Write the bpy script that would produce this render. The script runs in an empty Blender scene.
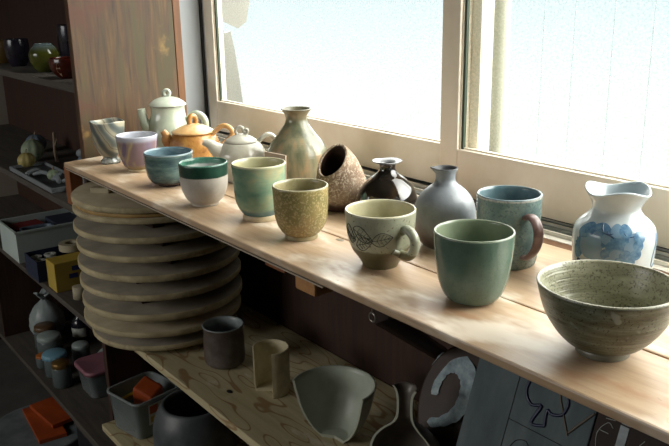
import bpy, bmesh, math, random
from mathutils import Vector, Matrix
random.seed(7)
sc = bpy.context.scene
COL = sc.collection
ZS = 1.10            # height of the long bench above the floor; all z below are relative to the bench top

# ------------------------------------------------------------------ camera
cd = bpy.data.cameras.new('camera'); cam = bpy.data.objects.new('camera', cd); COL.objects.link(cam)
F_PX = 777.97; YAW, PITCH, ROLL = 0.918418634, 0.286499431, -0.0177885078
cd.sensor_fit = 'HORIZONTAL'; cd.sensor_width = 36.0; cd.lens = F_PX*36.0/669.0
fw = Vector((-math.sin(YAW)*math.cos(PITCH), math.cos(YAW)*math.cos(PITCH), -math.sin(PITCH)))
rt = Vector((math.cos(YAW), math.sin(YAW), 0)); up = rt.cross(fw)
c_, s_ = math.cos(ROLL), math.sin(ROLL)
r2 = c_*rt + s_*up; u2 = -s_*rt + c_*up
cam.matrix_world = Matrix(((r2.x,u2.x,-fw.x,0),(r2.y,u2.y,-fw.y,0),(r2.z,u2.z,-fw.z,0.36+ZS),(0,0,0,1)))
cd.clip_start = 0.02
sc.camera = cam
# ------------------------------------------------------------------ colour management
sc.view_settings.view_transform = 'Standard'; sc.view_settings.look = 'None'
sc.view_settings.exposure = 0.0; sc.view_settings.gamma = 1.0
sc.view_settings.use_curve_mapping = False
# ------------------------------------------------------------------ world: bright hazy sky above, pale sunlit yard below the horizon
w = bpy.data.worlds.new('world'); sc.world = w; w.use_nodes = True
nt = w.node_tree; nt.nodes.clear()
def N(nt, t, **k):
    n = nt.nodes.new(t)
    for a, b in k.items():
        if a in n.inputs: n.inputs[a].default_value = b
        else: setattr(n, a, b)
    return n
SKY_UP, SKY_LOW = 8.3, 1.25
geo = N(nt, 'ShaderNodeTexCoord'); sep = N(nt, 'ShaderNodeSeparateXYZ'); nt.links.new(geo.outputs['Generated'], sep.inputs[0])
rmp = N(nt, 'ShaderNodeMapRange'); rmp.interpolation_type = 'SMOOTHSTEP'
rmp.inputs['From Min'].default_value = 0.0; rmp.inputs['From Max'].default_value = 0.22
rmp.inputs['To Min'].default_value = SKY_LOW; rmp.inputs['To Max'].default_value = SKY_UP
nt.links.new(sep.outputs['Z'], rmp.inputs['Value'])
dot = N(nt, 'ShaderNodeVectorMath', operation='DOT_PRODUCT'); dot.inputs[1].default_value = Vector((0.62,0.60,0.50)).normalized()
nt.links.new(geo.outputs['Generated'], dot.inputs[0])
hz = N(nt, 'ShaderNodeMapRange'); hz.interpolation_type = 'SMOOTHSTEP'
hz.inputs['From Min'].default_value = 0.80; hz.inputs['From Max'].default_value = 1.0
hz.inputs['To Min'].default_value = 0.0; hz.inputs['To Max'].default_value = 12.0
nt.links.new(dot.outputs['Value'], hz.inputs['Value'])
add = N(nt, 'ShaderNodeMath', operation='ADD'); nt.links.new(rmp.outputs[0], add.inputs[0]); nt.links.new(hz.outputs[0], add.inputs[1])
# white sunlit ground haze, pale blue just around the horizon, warm white sky above
mr = N(nt, 'ShaderNodeMapRange'); mr.inputs['From Min'].default_value = -0.25; mr.inputs['From Max'].default_value = 0.25
nt.links.new(sep.outputs['Z'], mr.inputs['Value'])
cr = N(nt, 'ShaderNodeValToRGB'); e = cr.color_ramp.elements
e[0].position = 0.0; e[0].color = (1.0,0.99,0.94,1); e[1].position = 1.0; e[1].color = (1.0,0.97,0.92,1)
for p_, c in ((0.26,(0.98,1.0,0.97,1)),(0.42,(0.86,0.95,0.96,1)),(0.52,(0.78,0.91,0.96,1)),(0.70,(0.95,0.97,0.97,1))):
    x_ = e.new(p_); x_.color = c
nt.links.new(mr.outputs[0], cr.inputs[0])
bg = N(nt, 'ShaderNodeBackground'); out = N(nt, 'ShaderNodeOutputWorld')
nt.links.new(cr.outputs[0], bg.inputs[0]); nt.links.new(add.outputs[0], bg.inputs[1]); nt.links.new(bg.outputs[0], out.inputs[0])
# sky portals in the two window openings (they only guide the sampling of the sky)
def portal(name, loc, rot, sx, sy):
    l = bpy.data.lights.new(name, 'AREA'); l.shape = 'RECTANGLE'; l.size = sx; l.size_y = sy; l.cycles.is_portal = True
    o = bpy.data.objects.new(name, l); COL.objects.link(o); o.location = loc; o.rotation_euler = rot
portal('window_sky_portal', (-0.75, 1.075, 0.60+ZS), (math.radians(-90),0,0), 2.31, 1.06)
portal('rear_window_sky_portal', (-2.15, -2.46, 0.75+ZS), (math.radians(90),0,0), 1.9, .90)

# ------------------------------------------------------------------ materials
TONE = (1.0, 0.0)     # brightness and greyness of the pigments being mixed
def lin(h):
    h = h.lstrip('#'); v = [int(h[i:i+2],16)/255 for i in (0,2,4)]
    v = [x/12.92 if x <= 0.04045 else ((x+0.055)/1.055)**2.4 for x in v]
    g = .3*v[0]+.6*v[1]+.1*v[2]
    return tuple(TONE[0]*(x*(1-TONE[1])+g*TONE[1]) for x in v) + (1,)
def newmat(name):
    m = bpy.data.materials.new(name); m.use_nodes = True; nt = m.node_tree; nt.nodes.clear()
    o = N(nt,'ShaderNodeOutputMaterial'); b = N(nt,'ShaderNodeBsdfPrincipled'); nt.links.new(b.outputs[0], o.inputs[0])
    return m, nt, b
def ramp(nt, fac, stops):
    r = N(nt,'ShaderNodeValToRGB'); e = r.color_ramp.elements
    e[0].position, e[0].color = stops[0][0], lin(stops[0][1]); e[1].position, e[1].color = stops[-1][0], lin(stops[-1][1])
    for p_, c in stops[1:-1]:
        x = e.new(p_); x.color = lin(c)
    nt.links.new(fac, r.inputs[0]); return r.outputs[0]
def mixc(nt, fac, a, b, blend='MIX'):
    m = N(nt,'ShaderNodeMix', data_type='RGBA', blend_type=blend)
    if isinstance(fac, (int,float)): m.inputs[0].default_value = fac
    else: nt.links.new(fac, m.inputs[0])
    for i, x in ((6,a),(7,b)):
        if isinstance(x, str): m.inputs[i].default_value = lin(x)
        else: nt.links.new(x, m.inputs[i])
    return m.outputs[2]
def noise(nt, vec, scale, detail=4, rough=.55, dist=0):
    n = N(nt,'ShaderNodeTexNoise'); n.inputs['Scale'].default_value = scale; n.inputs['Detail'].default_value = detail
    n.inputs['Roughness'].default_value = rough; n.inputs['Distortion'].default_value = dist
    nt.links.new(vec, n.inputs['Vector']); return n.outputs[0]
def coords(nt, scale=(1,1,1), rot=(0,0,0)):
    t = N(nt,'ShaderNodeTexCoord'); m = N(nt,'ShaderNodeMapping'); m.inputs['Scale'].default_value = scale; m.inputs['Rotation'].default_value = rot
    nt.links.new(t.outputs['Object'], m.inputs[0]); return m.outputs[0]
def bump(nt, b, h, strength, dist=0.001):
    n = N(nt,'ShaderNodeBump'); n.inputs['Strength'].default_value = strength; n.inputs['Distance'].default_value = dist
    nt.links.new(h, n.inputs['Height']); nt.links.new(n.outputs[0], b.inputs['Normal'])
def smooth_range(nt, v, a, b):
    r = N(nt,'ShaderNodeMapRange'); r.interpolation_type = 'SMOOTHSTEP'; r.inputs['From Min'].default_value = a; r.inputs['From Max'].default_value = b
    nt.links.new(v, r.inputs['Value']); return r.outputs[0]
def plain(name, c, rough=.6, metal=0, var=0.0, scale=40, c2=None, bmp=0, **k):
    m, nt, b = newmat(name); b.inputs['Roughness'].default_value = rough; b.inputs['Metallic'].default_value = metal
    if c2:
        v = coords(nt); n = noise(nt, v, scale); nt.links.new(ramp(nt, n, [(.35,c),(.65,c2)]), b.inputs['Base Color'])
        if bmp: bump(nt, b, n, bmp)
    else: b.inputs['Base Color'].default_value = lin(c)
    return m
def glaze(name, stops, scale=30, rough=.22, speck=None, speck_scale=260, speck_lim=.62, bands=None, stretch=(1,1,1), bmp=.25, rings=0, ringscale=300, wob=.004, coat=.0):
    """stops: noise ramp of the glaze colours; bands: [(z, colour, softness)] colour above z; speck: iron spots"""
    m, nt, b = newmat(name); b.inputs['Roughness'].default_value = rough
    b.inputs['Coat Weight'].default_value = coat; b.inputs['Coat Roughness'].default_value = .08
    v = coords(nt, stretch); n = noise(nt, v, scale, 5, .6)
    col = ramp(nt, n, stops)
    v2 = coords(nt); sp = N(nt,'ShaderNodeSeparateXYZ'); nt.links.new(v2, sp.inputs[0])
    for z, c, soft in (bands or []):
        wn = noise(nt, v2, 45, 3); ad = N(nt,'ShaderNodeMath', operation='MULTIPLY_ADD'); nt.links.new(wn, ad.inputs[0]); ad.inputs[1].default_value = wob*2; nt.links.new(sp.outputs['Z'], ad.inputs[2])
        f = smooth_range(nt, ad.outputs[0], z+wob-soft, z+wob+soft)
        if isinstance(c, (list,tuple)): c = ramp(nt, n, c)
        col = mixc(nt, f, col, c)
    sn = noise(nt, v2, speck_scale, 2, .5)
    if speck:
        mm = N(nt,'ShaderNodeMath', operation='MULTIPLY'); nt.links.new(smooth_range(nt, sn, speck_lim, speck_lim+.08), mm.inputs[0]); mm.inputs[1].default_value = .45
        col = mixc(nt, mm.outputs[0], col, speck)
    nt.links.new(col, b.inputs['Base Color'])
    h = noise(nt, coords(nt,(1,1,rings or 1)), 60, 3)
    bump(nt, b, h, bmp, .0012)
    return m
def wood(name, stops, axis='X', scale=9, stretch=14, rough=.55, blot=None, bmp=.15, knots=False, streak=None):
    m, nt, b = newmat(name); b.inputs['Roughness'].default_value = rough
    s = {'X':(1,stretch,stretch),'Y':(stretch,1,stretch),'Z':(stretch,stretch,1)}[axis]
    v = coords(nt, s); n = noise(nt, v, scale, 6, .6, .6); col = ramp(nt, n, stops)
    if streak:
        n3 = noise(nt, coords(nt, tuple(.35*q for q in s)), scale*.8, 3, .5, .4); col = mixc(nt, smooth_range(nt, n3, .52, .66), col, streak)
    if knots:
        v3 = coords(nt, (3.2,11,11) if axis=='X' else s); nn = noise(nt, v3, 1.6, 1, .4); wv = N(nt,'ShaderNodeMath', operation='MULTIPLY'); nt.links.new(nn, wv.inputs[0]); wv.inputs[1].default_value = 42
        sn = N(nt,'ShaderNodeMath', operation='SINE'); nt.links.new(wv.outputs[0], sn.inputs[0]); col = mixc(nt, smooth_range(nt, sn.outputs[0], .86, 1.0), col, knots)
    if blot:
        for c, sc_, a, b_ in blot:
            bn = noise(nt, coords(nt,(1,2.2,2.2) if axis=='X' else (1,1,1)), sc_, 4, .6); col = mixc(nt, smooth_range(nt, bn, a, b_), col, c)
    nt.links.new(col, b.inputs['Base Color']); bump(nt, b, n, bmp, .001)
    return m

M = {}
M['bench'] = wood('bench_wood', [(.25,'#9c8166'),(.5,'#b3987a'),(.75,'#c2ab8e')], 'X', 5, 12, .42, blot=[('#dccfbc',5,.50,.66),('#ac8768',7,.56,.70),('#8d6f52',22,.66,.74)])
M['bench_edge'] = wood('bench_edge_wood', [(.3,'#6b4f36'),(.7,'#a58a6a')], 'X', 8, 12, .6, blot=[('#c9bda4',14,.55,.7)])
M['panel'] = wood('panel_wood', [(.25,'#1d1307'),(.42,'#3b270f'),(.58,'#4d3516'),(.75,'#624820')], 'Z', 7, 13, .6, streak='#3f3516', blot=[('#4a2710',5,.5,.66),('#7a6030',9,.62,.72)])
M['orange_trim'] = wood('orange_wood', [(.3,'#54310f'),(.7,'#6e4418')], 'Z', 6, 15)
M['low_board'] = wood('pine_board', [(.3,'#a19674'),(.7,'#bfb492')], 'X', 5, 10, .7, knots='#8d7450', blot=[('#ccc7b0',8,.56,.7)])
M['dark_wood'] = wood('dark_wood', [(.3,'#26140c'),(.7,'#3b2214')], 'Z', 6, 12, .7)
M['bat_pale_line'] = plain('pale_ply_edge','#a69a88',.7)
M['dark_wood_x'] = wood('dark_wood_horizontal', [(.3,'#372016'),(.7,'#533322')], 'X', 6, 12, .7)
M['shelf_grey'] = wood('dusty_shelf_wood', [(.3,'#39342f'),(.7,'#504a43')], 'X', 6, 8, .8)
M['block'] = wood('raw_wood', [(.3,'#9a6a3c'),(.7,'#b98a58')], 'Y', 8, 8)
M['brown_block'] = wood('brown_block_wood', [(.3,'#6b3c1e'),(.7,'#8c542b')], 'Z', 8, 8)
M['frame'] = plain('cream_aluminium', '#eadfcc', .35, .0, c2='#f1e8d8', scale=18)
M['frame_grey'] = plain('grey_aluminium', '#a0a39a', .45)
M['jamb'] = plain('white_jamb', '#888b8c', .5)
M['black'] = plain('flat_black', '#0c0c0c', .7)
M['green_dark'] = plain('green_gasket', '#2b3a26', .6)
M['wall'] = plain('plaster_wall', '#8a8074', .9, c2='#938a7e', scale=6)
M['wall_dark'] = wood('wall_boards', [(.3,'#2c1a11'),(.7,'#3f271a')], 'Z', 6, 10, .8)
M['floor'] = plain('concrete_floor', '#3e3d3b', .85, c2='#4e4c48', scale=8)
M['ceiling'] = plain('ceiling_board', '#8f8a80', .9)

def glass_mat():
    m = bpy.data.materials.new('textured_window_glass'); m.use_nodes = True; nt = m.node_tree; nt.nodes.clear()
    o = N(nt,'ShaderNodeOutputMaterial'); t = N(nt,'ShaderNodeBsdfTransparent'); g = N(nt,'ShaderNodeBsdfPrincipled')
    v = coords(nt); n = noise(nt, v, 240, 2, .5)
    nt.links.new(ramp(nt, n, [(.38,'#f3f7f5'),(.6,'#ffffff')]), t.inputs[0])
    g.inputs['Base Color'].default_value = lin('#dfe8e4'); g.inputs['Roughness'].default_value = .2
    bump(nt, g, n, .6, .002)
    mx = N(nt,'ShaderNodeMixShader'); mx.inputs[0].default_value = .05
    nt.links.new(t.outputs[0], mx.inputs[1]); nt.links.new(g.outputs[0], mx.inputs[2]); nt.links.new(mx.outputs[0], o.inputs[0]); return m
M['glass'] = glass_mat()
def clear_plastic(name, c, alpha=.5):
    m = bpy.data.materials.new(name); m.use_nodes = True; nt = m.node_tree; nt.nodes.clear()
    o = N(nt,'ShaderNodeOutputMaterial'); t = N(nt,'ShaderNodeBsdfTransparent'); g = N(nt,'ShaderNodeBsdfPrincipled')
    t.inputs[0].default_value = lin(c); g.inputs['Base Color'].default_value = lin(c); g.inputs['Roughness'].default_value = .25
    mx = N(nt,'ShaderNodeMixShader'); mx.inputs[0].default_value = alpha
    nt.links.new(t.outputs[0], mx.inputs[1]); nt.links.new(g.outputs[0], mx.inputs[2]); nt.links.new(mx.outputs[0], o.inputs[0]); return m

# ------------------------------------------------------------------ mesh builder
class MB:
    def __init__(s): s.v=[]; s.f=[]; s.mi=[]; s.sm=[]
    def quad_grid(s, rows, closed_u=True, mat=0, smooth=True, flip=False):
        base=len(s.v); nu=len(rows[0])
        for r in rows: s.v += [tuple(p) for p in r]
        for j in range(len(rows)-1):
            for i in range(nu if closed_u else nu-1):
                a=base+j*nu+i; b=base+j*nu+(i+1)%nu; c=b+nu; d=a+nu
                s.f.append((a,b,c,d) if not flip else (d,c,b,a)); s.mi.append(mat[j] if isinstance(mat,list) else mat); s.sm.append(smooth)
        return base
    def face(s, pts, mat=0, smooth=False):
        b=len(s.v); s.v += [tuple(p) for p in pts]; s.f.append(tuple(range(b,b+len(pts)))); s.mi.append(mat); s.sm.append(smooth)
    def lathe(s, prof, seg=64, c=(0,0,0), mat=0, wob=0.0, ph=0.0, fn=None, a0=0, a1=None, squash=1.0, smooth=True):
        """prof: list of (z, r) (optionally a material index third)."""
        full = a1 is None; n = seg if full else seg+1; end = math.tau if full else a1
        rows=[]; mats=[]
        for k,pr in enumerate(prof):
            z,r = pr[0],max(pr[1],1e-5); row=[]
            for i in range(n):
                a = a0+(end-(0 if full else a0))*i/seg if not full else math.tau*i/seg
                rr = r*(1+wob*math.sin(2*a+ph)+wob*.5*math.sin(3*a+ph*2+z*30))
                x,y,zz = rr*math.cos(a), rr*math.sin(a)*squash, z
                if fn: x,y,zz = fn(x,y,zz,a,k)
                row.append((c[0]+x,c[1]+y,c[2]+zz))
            rows.append(row); mats.append(pr[2] if len(pr)>2 else mat)
        s.quad_grid(rows, full, mats[1:], smooth)
    def tube(s, pts, rad, seg=12, mat=0, flat=1.0, caps=True, up=None, closed=False):
        pts=[Vector(p) for p in pts]; n=len(pts); rad = rad if isinstance(rad,(list,tuple)) else [rad]*n
        rows=[]; prev=None
        for i,p_ in enumerate(pts):
            t=((pts[(i+1)%n]-pts[i-1]) if closed else (pts[min(i+1,n-1)]-pts[max(i-1,0)])).normalized()
            if prev is None:
                a=Vector(up) if up else (Vector((0,0,1)) if abs(t.z)<.9 else Vector((1,0,0)))
            else: a=prev
            a=(a-t*a.dot(t)).normalized(); prev=a; b=t.cross(a)
            rows.append([p_+a*(rad[i]*flat*math.cos(q))+b*(rad[i]*math.sin(q)) for q in [math.tau*k/seg for k in range(seg)]])
        if closed: rows.append(rows[0])
        s.quad_grid(rows, True, mat)
        if caps and not closed:
            for row,c in ((rows[0],pts[0]),(rows[-1],pts[-1])):
                b=len(s.v); s.v += [tuple(x) for x in row]+[tuple(c)]
                for k in range(seg):
                    s.f.append((b+k,b+(k+1)%seg,b+seg) if row is rows[-1] else (b+(k+1)%seg,b+k,b+seg)); s.mi.append(mat); s.sm.append(True)
    def box(s, a, b, mat=0, M4=None):
        x0,y0,z0=a; x1,y1,z1=b
        P=[Vector(q) for q in ((x0,y0,z0),(x1,y0,z0),(x1,y1,z0),(x0,y1,z0),(x0,y0,z1),(x1,y0,z1),(x1,y1,z1),(x0,y1,z1))]
        if M4: P=[M4@q for q in P]
        base=len(s.v); s.v += [tuple(q) for q in P]
        for f in ((0,3,2,1),(4,5,6,7),(0,1,5,4),(1,2,6,5),(2,3,7,6),(3,0,4,7)):
            s.f.append(tuple(base+i for i in f)); s.mi.append(mat); s.sm.append(False)
    def prism(s, pts2, t0, t1, fn, mat=0):
        """extrude polygon pts2 (u,v) between depth t0,t1; fn(u,v,t)->xyz"""
        n=len(pts2); A=[fn(u,v,t0) for u,v in pts2]; B=[fn(u,v,t1) for u,v in pts2]
        s.face(A[::-1],mat); s.face(B,mat)
        for i in range(n): s.face([A[i],A[(i+1)%n],B[(i+1)%n],B[i]],mat)
    def build(s, name, mats, parent=None, loc=(0,0,0), bevel=0, rot=None, sub=0):
        me=bpy.data.meshes.new(name); me.from_pydata(s.v,[],s.f)
        for m in (mats if isinstance(mats,(list,tuple)) else [mats]): me.materials.append(m)
        for i,p_ in enumerate(me.polygons): p_.material_index=s.mi[i]; p_.use_smooth=s.sm[i]
        me.update()
        o=bpy.data.objects.new(name,me); COL.objects.link(o)
        if parent: o.parent=parent; o.location=loc
        else: o.location=(loc[0],loc[1],loc[2]+ZS)
        if rot: o.rotation_euler=rot
        if bevel:
            b=o.modifiers.new('bevel','BEVEL'); b.width=bevel; b.segments=2; b.limit_method='ANGLE'; b.angle_limit=math.radians(40)
        if sub:
            b=o.modifiers.new('sub','SUBSURF'); b.levels=sub; b.render_levels=sub
        return o
def thing(name, label, cat, loc, rot=0, group=None):
    o=bpy.data.objects.new(name,None); COL.objects.link(o); o.location=(loc[0],loc[1],loc[2]+ZS); o.rotation_euler=(0,0,rot); o.empty_display_size=.02
    o['label']=label; o['category']=cat
    if group: o['group']=group
    return o
def tag(o, label, cat, group=None):
    o['label']=label; o['category']=cat
    if group: o['group']=group
    return o
def struct(o): o['kind']='structure'; return o
def spline(pts, n=6):
    """Catmull-Rom through tuples"""
    out=[]; P=[pts[0]]+list(pts)+[pts[-1]]
    for i in range(1,len(P)-2):
        for k in range(n):
            t=k/n; out.append(tuple(.5*((2*b)+(-a+c)*t+(2*a-5*b+4*c-d)*t*t+(-a+3*b-3*c+d)*t**3) for a,b,c,d in zip(P[i-1],P[i],P[i+1],P[i+2])))
    out.append(tuple(pts[-1])); return out
def prof_cm(l): return [(a/100,b/100) for a,b in l]
def rad_at(prof, z):
    for (a,ra),(b,rb) in zip(prof,prof[1:]):
        if a<=z<=b: return ra+(rb-ra)*(z-a)/max(b-a,1e-9)
    return prof[-1][1]
def hollow(outer_cm, t=.0035, floor=.006, inner_from=None, rimr=None, foot=True):
    """closed vessel profile: foot underside, outer wall, rounded rim, inner wall, inner floor. returns (profile with mats 0 outer /1 inner, outer spline)"""
    o=spline(prof_cm(outer_cm),5)
    z0,r0=o[0]; pr=[]
    if foot: pr += [(z0+.004,0,0),(z0+.004,r0*.72,0),(z0+.001,r0*.78,0),(z0,r0*.84,0),(z0,r0*.97,0)]
    else: pr += [(z0,0,0),(z0,r0*.95,0)]
    pr += [(z,r,0) for z,r in o]
    zt,rt_=o[-1]
    pr += [(zt+t*.35,rt_-t*.2,1),(zt+t*.45,rt_-t*.5,1),(zt+t*.3,rt_-t*.85,1)]
    for z,r in reversed(o):
        if z<floor+.004+z0 or z>zt-.001: continue
        if r-t>0.002: pr.append((z,r-t,1))
    ri=pr[-1][1]
    pr += [(pr[-1][0]-.003,ri*.8,1),(z0+floor,ri*.45,1),(z0+floor,0,1)]
    return pr,o
IMR=Vector((.607,.794,0)); CAMD=Vector((.794,-.607,0))     # image-right and toward-camera directions on the plan
A_R=math.atan2(.794,.607); A_C=math.atan2(-.607,.794)

# ================================================================== SETTING
def sbox(name, a, b, m, bevel=0):
    c=[(a[i]+b[i])/2 for i in range(3)]
    q=MB(); q.box([a[i]-c[i] for i in range(3)],[b[i]-c[i] for i in range(3)]); o=q.build(name,m,None,c,bevel); return struct(o)
sbox('floor',(-3.6,-2.6,-1.15),(2.2,1.2,-1.10),M['floor'])
sbox('ceiling',(-3.6,-2.6,1.40),(2.2,1.2,1.45),M['ceiling'])
sbox('wall_left',(-3.6,-2.6,-1.10),(-3.5,1.2,1.40),M['wall'])
sbox('wall_right',(2.1,-2.6,-1.10),(2.2,1.2,1.40),M['wall'])
# rear wall with a window opening behind the viewer
q=MB()
q.box((-3.5,-2.6,-1.10),(2.1,-2.5,.30)); q.box((-3.5,-2.6,1.20),(2.1,-2.5,1.40)); q.box((-3.5,-2.6,.30),(-3.1,-2.5,1.20)); q.box((-1.2,-2.6,.30),(2.1,-2.5,1.20))
struct(q.build('wall_rear',M['wall']))
# window wall: boards below the sill, solid to the left and right of and above the window
q=MB()
q.box((-3.5,.945,-1.10),(2.1,1.09,-.045),0); q.box((-3.5,.97,1.13),(2.1,1.09,1.40),1); q.box((-3.5,.97,-.045),(-1.965,1.09,1.13),1); q.box((.41,.97,-.045),(2.1,1.09,1.13),1)
struct(q.build('wall_window',[M['wall_dark'],M['wall']]))
# sill: metal track below the sashes with ribs, then white ledge
M['sill']=plain('white_sill','#e9e3d6',.45)
M['track']=plain('track_grey','#7f8783',.4,.3)
q=MB(); q.box((-1.965,.945,-.045),(0.41,1.09,-.004),0)
struct(q.build('trim_1',M['sill']))
q=MB()
for y0,y1,z1,mi in ((.978,.99,.001,1),(.992,.996,.004,0),(1.0,1.012,.0,1),(1.015,1.019,.006,0),(1.022,1.05,.002,1),(1.053,1.058,.006,0),(.962,.966,.002,0)):
    q.box((-1.905,y0,-.0038),(.41,y1,z1),mi)
struct(q.build('trim_2',[M['sill'],M['track']]))
# jamb at the left end of the window
q=MB()
q.box((-1.96,.955,-.003),(-1.912,1.07,1.13),0); q.box((-1.912,.955,-.003),(-1.905,.975,1.13),0); q.box((-1.912,1.021,-.003),(-1.9055,1.028,1.13),1)
struct(q.build('trim_3',[M['jamb'],M['black']]))
# sashes
def sash(name, x0, x1, y, zr, zt, stl, stp, glaze_left=False):
    e=bpy.data.objects.new(name,None); COL.objects.link(e); e.location=(x0,y,ZS); struct(e)
    L=x1-x0
    q=MB(); q.box((0,0,.008),(L,.028,zr)); o=q.build('bottom_rail',M['frame'],e,bevel=.002)
    q=MB(); q.box((0,0,zt),(L,.028,zt+.05)); q.build('top_rail',M['frame'],e,bevel=.002)
    q=MB(); q.box((0,-.0015,.008),(stl,.0295,zt+.05)); q.build('stile',M['frame'],e,bevel=.002)
    q=MB(); q.box((L-stp,-.0015,.008),(L,.0295,zt+.05)); q.build('stile',M['frame'],e,bevel=.002)
    q=MB(); q.box((0,.002,.0065),(L,.026,.0079)); q.build('gap_shade_strip',M['black'],e)  # black strip added to paint the dark gap under the sash
    q=MB(); q.box((stl,.012,zr),(L-stp,.016,zt)); g=q.build('pane',M['glass'],e)
    q=MB(); q.box((stl,.004,zr),(stl+.003,.012,zt),0); q.box((stl+.003,.006,zr),(stl+.008,.012,zt),1); q.box((stl+.008,.008,zr),(L-stp,.012,zr+.003),0)
    q.build('glazing_bead',[M['frame'],M['green_dark']],e)
    return e,g
sl,_=sash('window_1',-1.902,-.925,1.03,.089,1.08,.045,.05,True)
sr,gp=sash('window_2',-.989,.10,1.00,.092,1.08,.043,.05)
sash('window_3',.10,.408,1.03,.092,1.08,.043,.05)
q=MB()
for x in (.207,.263,.329,.390): q.box((x-.0004,.0105,.092),(x+.0004,.0119,1.08))
q.build('seam',clear_plastic('seam_grey','#dfe8e8',.35),sr)
q=MB(); q.box((-1.965,.97,1.13),(.41,1.09,1.135)); struct(q.build('trim_4',M['jamb']))
# outside: a flat pale shape behind the left pane, sides slanted out of view, and a thin post
q=MB()
out_l=[(-3.4,-.6),(-2.50,-.6),(-2.51,-.03),(-2.53,.08),(-2.555,.18),(-2.575,.235),(-2.62,.225),(-2.65,.27),(-2.60,.262),(-2.52,.245),(-2.46,.27),(-2.43,.345),(-2.42,.7),(-2.42,1.6),(-3.4,1.6)]
q.prism(out_l,1.5,1.52,lambda u,v,t:(u-(t-1.5)*2.2,t,v))
struct(q.build('outside_shape',plain('outside_pale','#e4efee',.9,c2='#eef7f6',scale=5)))
q=MB(); q.lathe([(-.8,.02),(1.5,.02)],16,(0,0,0)); struct(q.build('trim_5',plain('outside_post','#a6a897',.7),None,(-1.285,1.5,0)))

# ================================================================== LONG BENCH

bx=-1.767+.96
def ear(o): return o
bench=thing('bench_shelf','long pale wooden bench shelf under the window carrying the pottery row','shelf',(bx,.637,0))
def plank(name,y0,y1,x0,x1,z0=-.0115,z1=0,mat=None,skew=0.0,bev=.0025):
    q=MB(); 
    q.box((x0-bx,y0-.637,z0),(x1-bx,y1-.637,z1))
    # the far left end is cut slightly out of square, the long front arris is worn
    q.v=[(x+(skew if x<(x0+x1)/2-bx and y>((y0+y1)/2-.637) else 0),y,z) for x,y,z in q.v]
    return q.build(name,mat or M['bench'],bench,bevel=bev)
plank('plank',.572,.7005,-1.767,.9,skew=-.022)
plank('plank',.7025,.915,-1.794,.9,skew=-.003)
plank('back_batten',.919,.938,-1.76,.9,-.0115,-.002,M['orange_trim'],bev=.001)
plank('under_layer',.5735,.93,-1.765,-.78,-.0155,-.0133,M['bat_pale_line'],bev=0)
plank('under_layer',.590,.93,-.78,.9,-.0155,-.0133,M['bench_edge'],bev=0)
plank("joist",.80,.83,-1.38,.9,-.060,-.0160,M['dark_wood_x'],bev=0)
# knot in the plank
q=MB(); q.lathe([(.0004,0),(.0004,.0075),(0,.0085)],24,squash=.55); q.build('knot',plain('knot_brown','#5b4e3c',.5,c2='#7d7056',scale=200),bench,(-.893-bx,.692-.637,0))
# support post at the left end, cleats and brace
q=MB(); q.box((-.018,-.015,-.045),(.018,.015,.045)); q.build('support_block',M['brown_block'],bench,(-1.788-bx,.598-.637,-.0610),bevel=.002)
q=MB(); q.box((-.026,-.012,-.007),(.026,.05,.007)); q.build('cleat',M['brown_block'],bench,(-.918-bx,.60-.637,-.0230),bevel=.0015)
q=MB(); q.box((-.024,-.012,-.014),(.024,.22,.014)); q.build('support_block',M['block'],bench,(-.842-bx,.600-.637,-.0305),bevel=.003)
q=MB(); q.tube([(-.695-bx,.60-.637,-.032),(-.90-bx,.93-.637,-.27)],.014,4,up=(1,0,0)); q.build('brace',M['dark_wood'],bench)
q=MB(); q.tube([(.006*math.cos(a),0,.006*math.sin(a)) for a in [math.tau*i/14 for i in range(14)]],.0012,8,closed=True); q.tube([(0,0,.005),(0,0,.012)],.0012,8); q.build('screw_eye',plain('steel','#9a948a',.35,.9),bench,(-.686-bx,.581-.637,-.028))
# ================================================================== LOWER SHELVES
q=MB(); q.box((-1.795,.62,-.418),(.9,.942,-.40)); lb=q.build('lower_shelf_board',M['low_board'],bevel=.0015); tag(lb,'dusty pine board shelf below the long bench, knotty grain','shelf')
q=MB(); q.box((-1.795,.60,-.718),(.9,.942,-.70)); l2=q.build('bottom_shelf_board',M['low_board'],bevel=.0015); tag(l2,'lowest wooden board shelf carrying the clear plastic tub and the dark pot','shelf')
q=MB(); q.lathe([(.0006,0),(.0006,.008),(0,.0085)],20,squash=.6); k=q.build('knot',M['black'],lb,(-1.243,.678,-.3999)); 

# ================================================================== BOOKSHELF LEFT (with the tall wooden side panel)
bs=thing('storage_rack','dark wooden storage rack at the left with a tall brown side panel','shelving',(-2.6,.79,-1.10))
def rk(name,a,b,m,bev=0):
    o=(-2.6,.79,-1.10); q=MB(); q.box([a[i]-o[i] for i in range(3)],[b[i]-o[i] for i in range(3)]); return q.build(name,m,bs,bevel=bev)
rk('side_panel',(-1.822,.633,-.03),(-1.80,.889,1.39),M['panel'],.0015)
rk('shaded_lower_panel',(-1.822,.633,-1.10),(-1.80,.889,-.0302),M['dark_wood'],.0015)  # same panel below the bench; its deep shade is put into the colour
rk('edge_strip',(-1.8215,.890,-1.10),(-1.7995,.909,1.39),M['orange_trim'],.001)
rk('back_panel',(-3.48,.915,-1.10),(-1.965,.93,1.39),M['dark_wood'])
for z in (.165,-.15,-.46,-.85): rk('shelf',(-3.48,.635,z-.018),(-1.823,.914,z),M['shelf_grey'],.001)
rk('divider',(-2.895,.64,-.849),(-2.877,.913,-.479),M['dark_wood'])
rk('divider',(-3.48,.64,-1.10),(-3.46,.913,-.869),M['dark_wood'])

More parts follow.
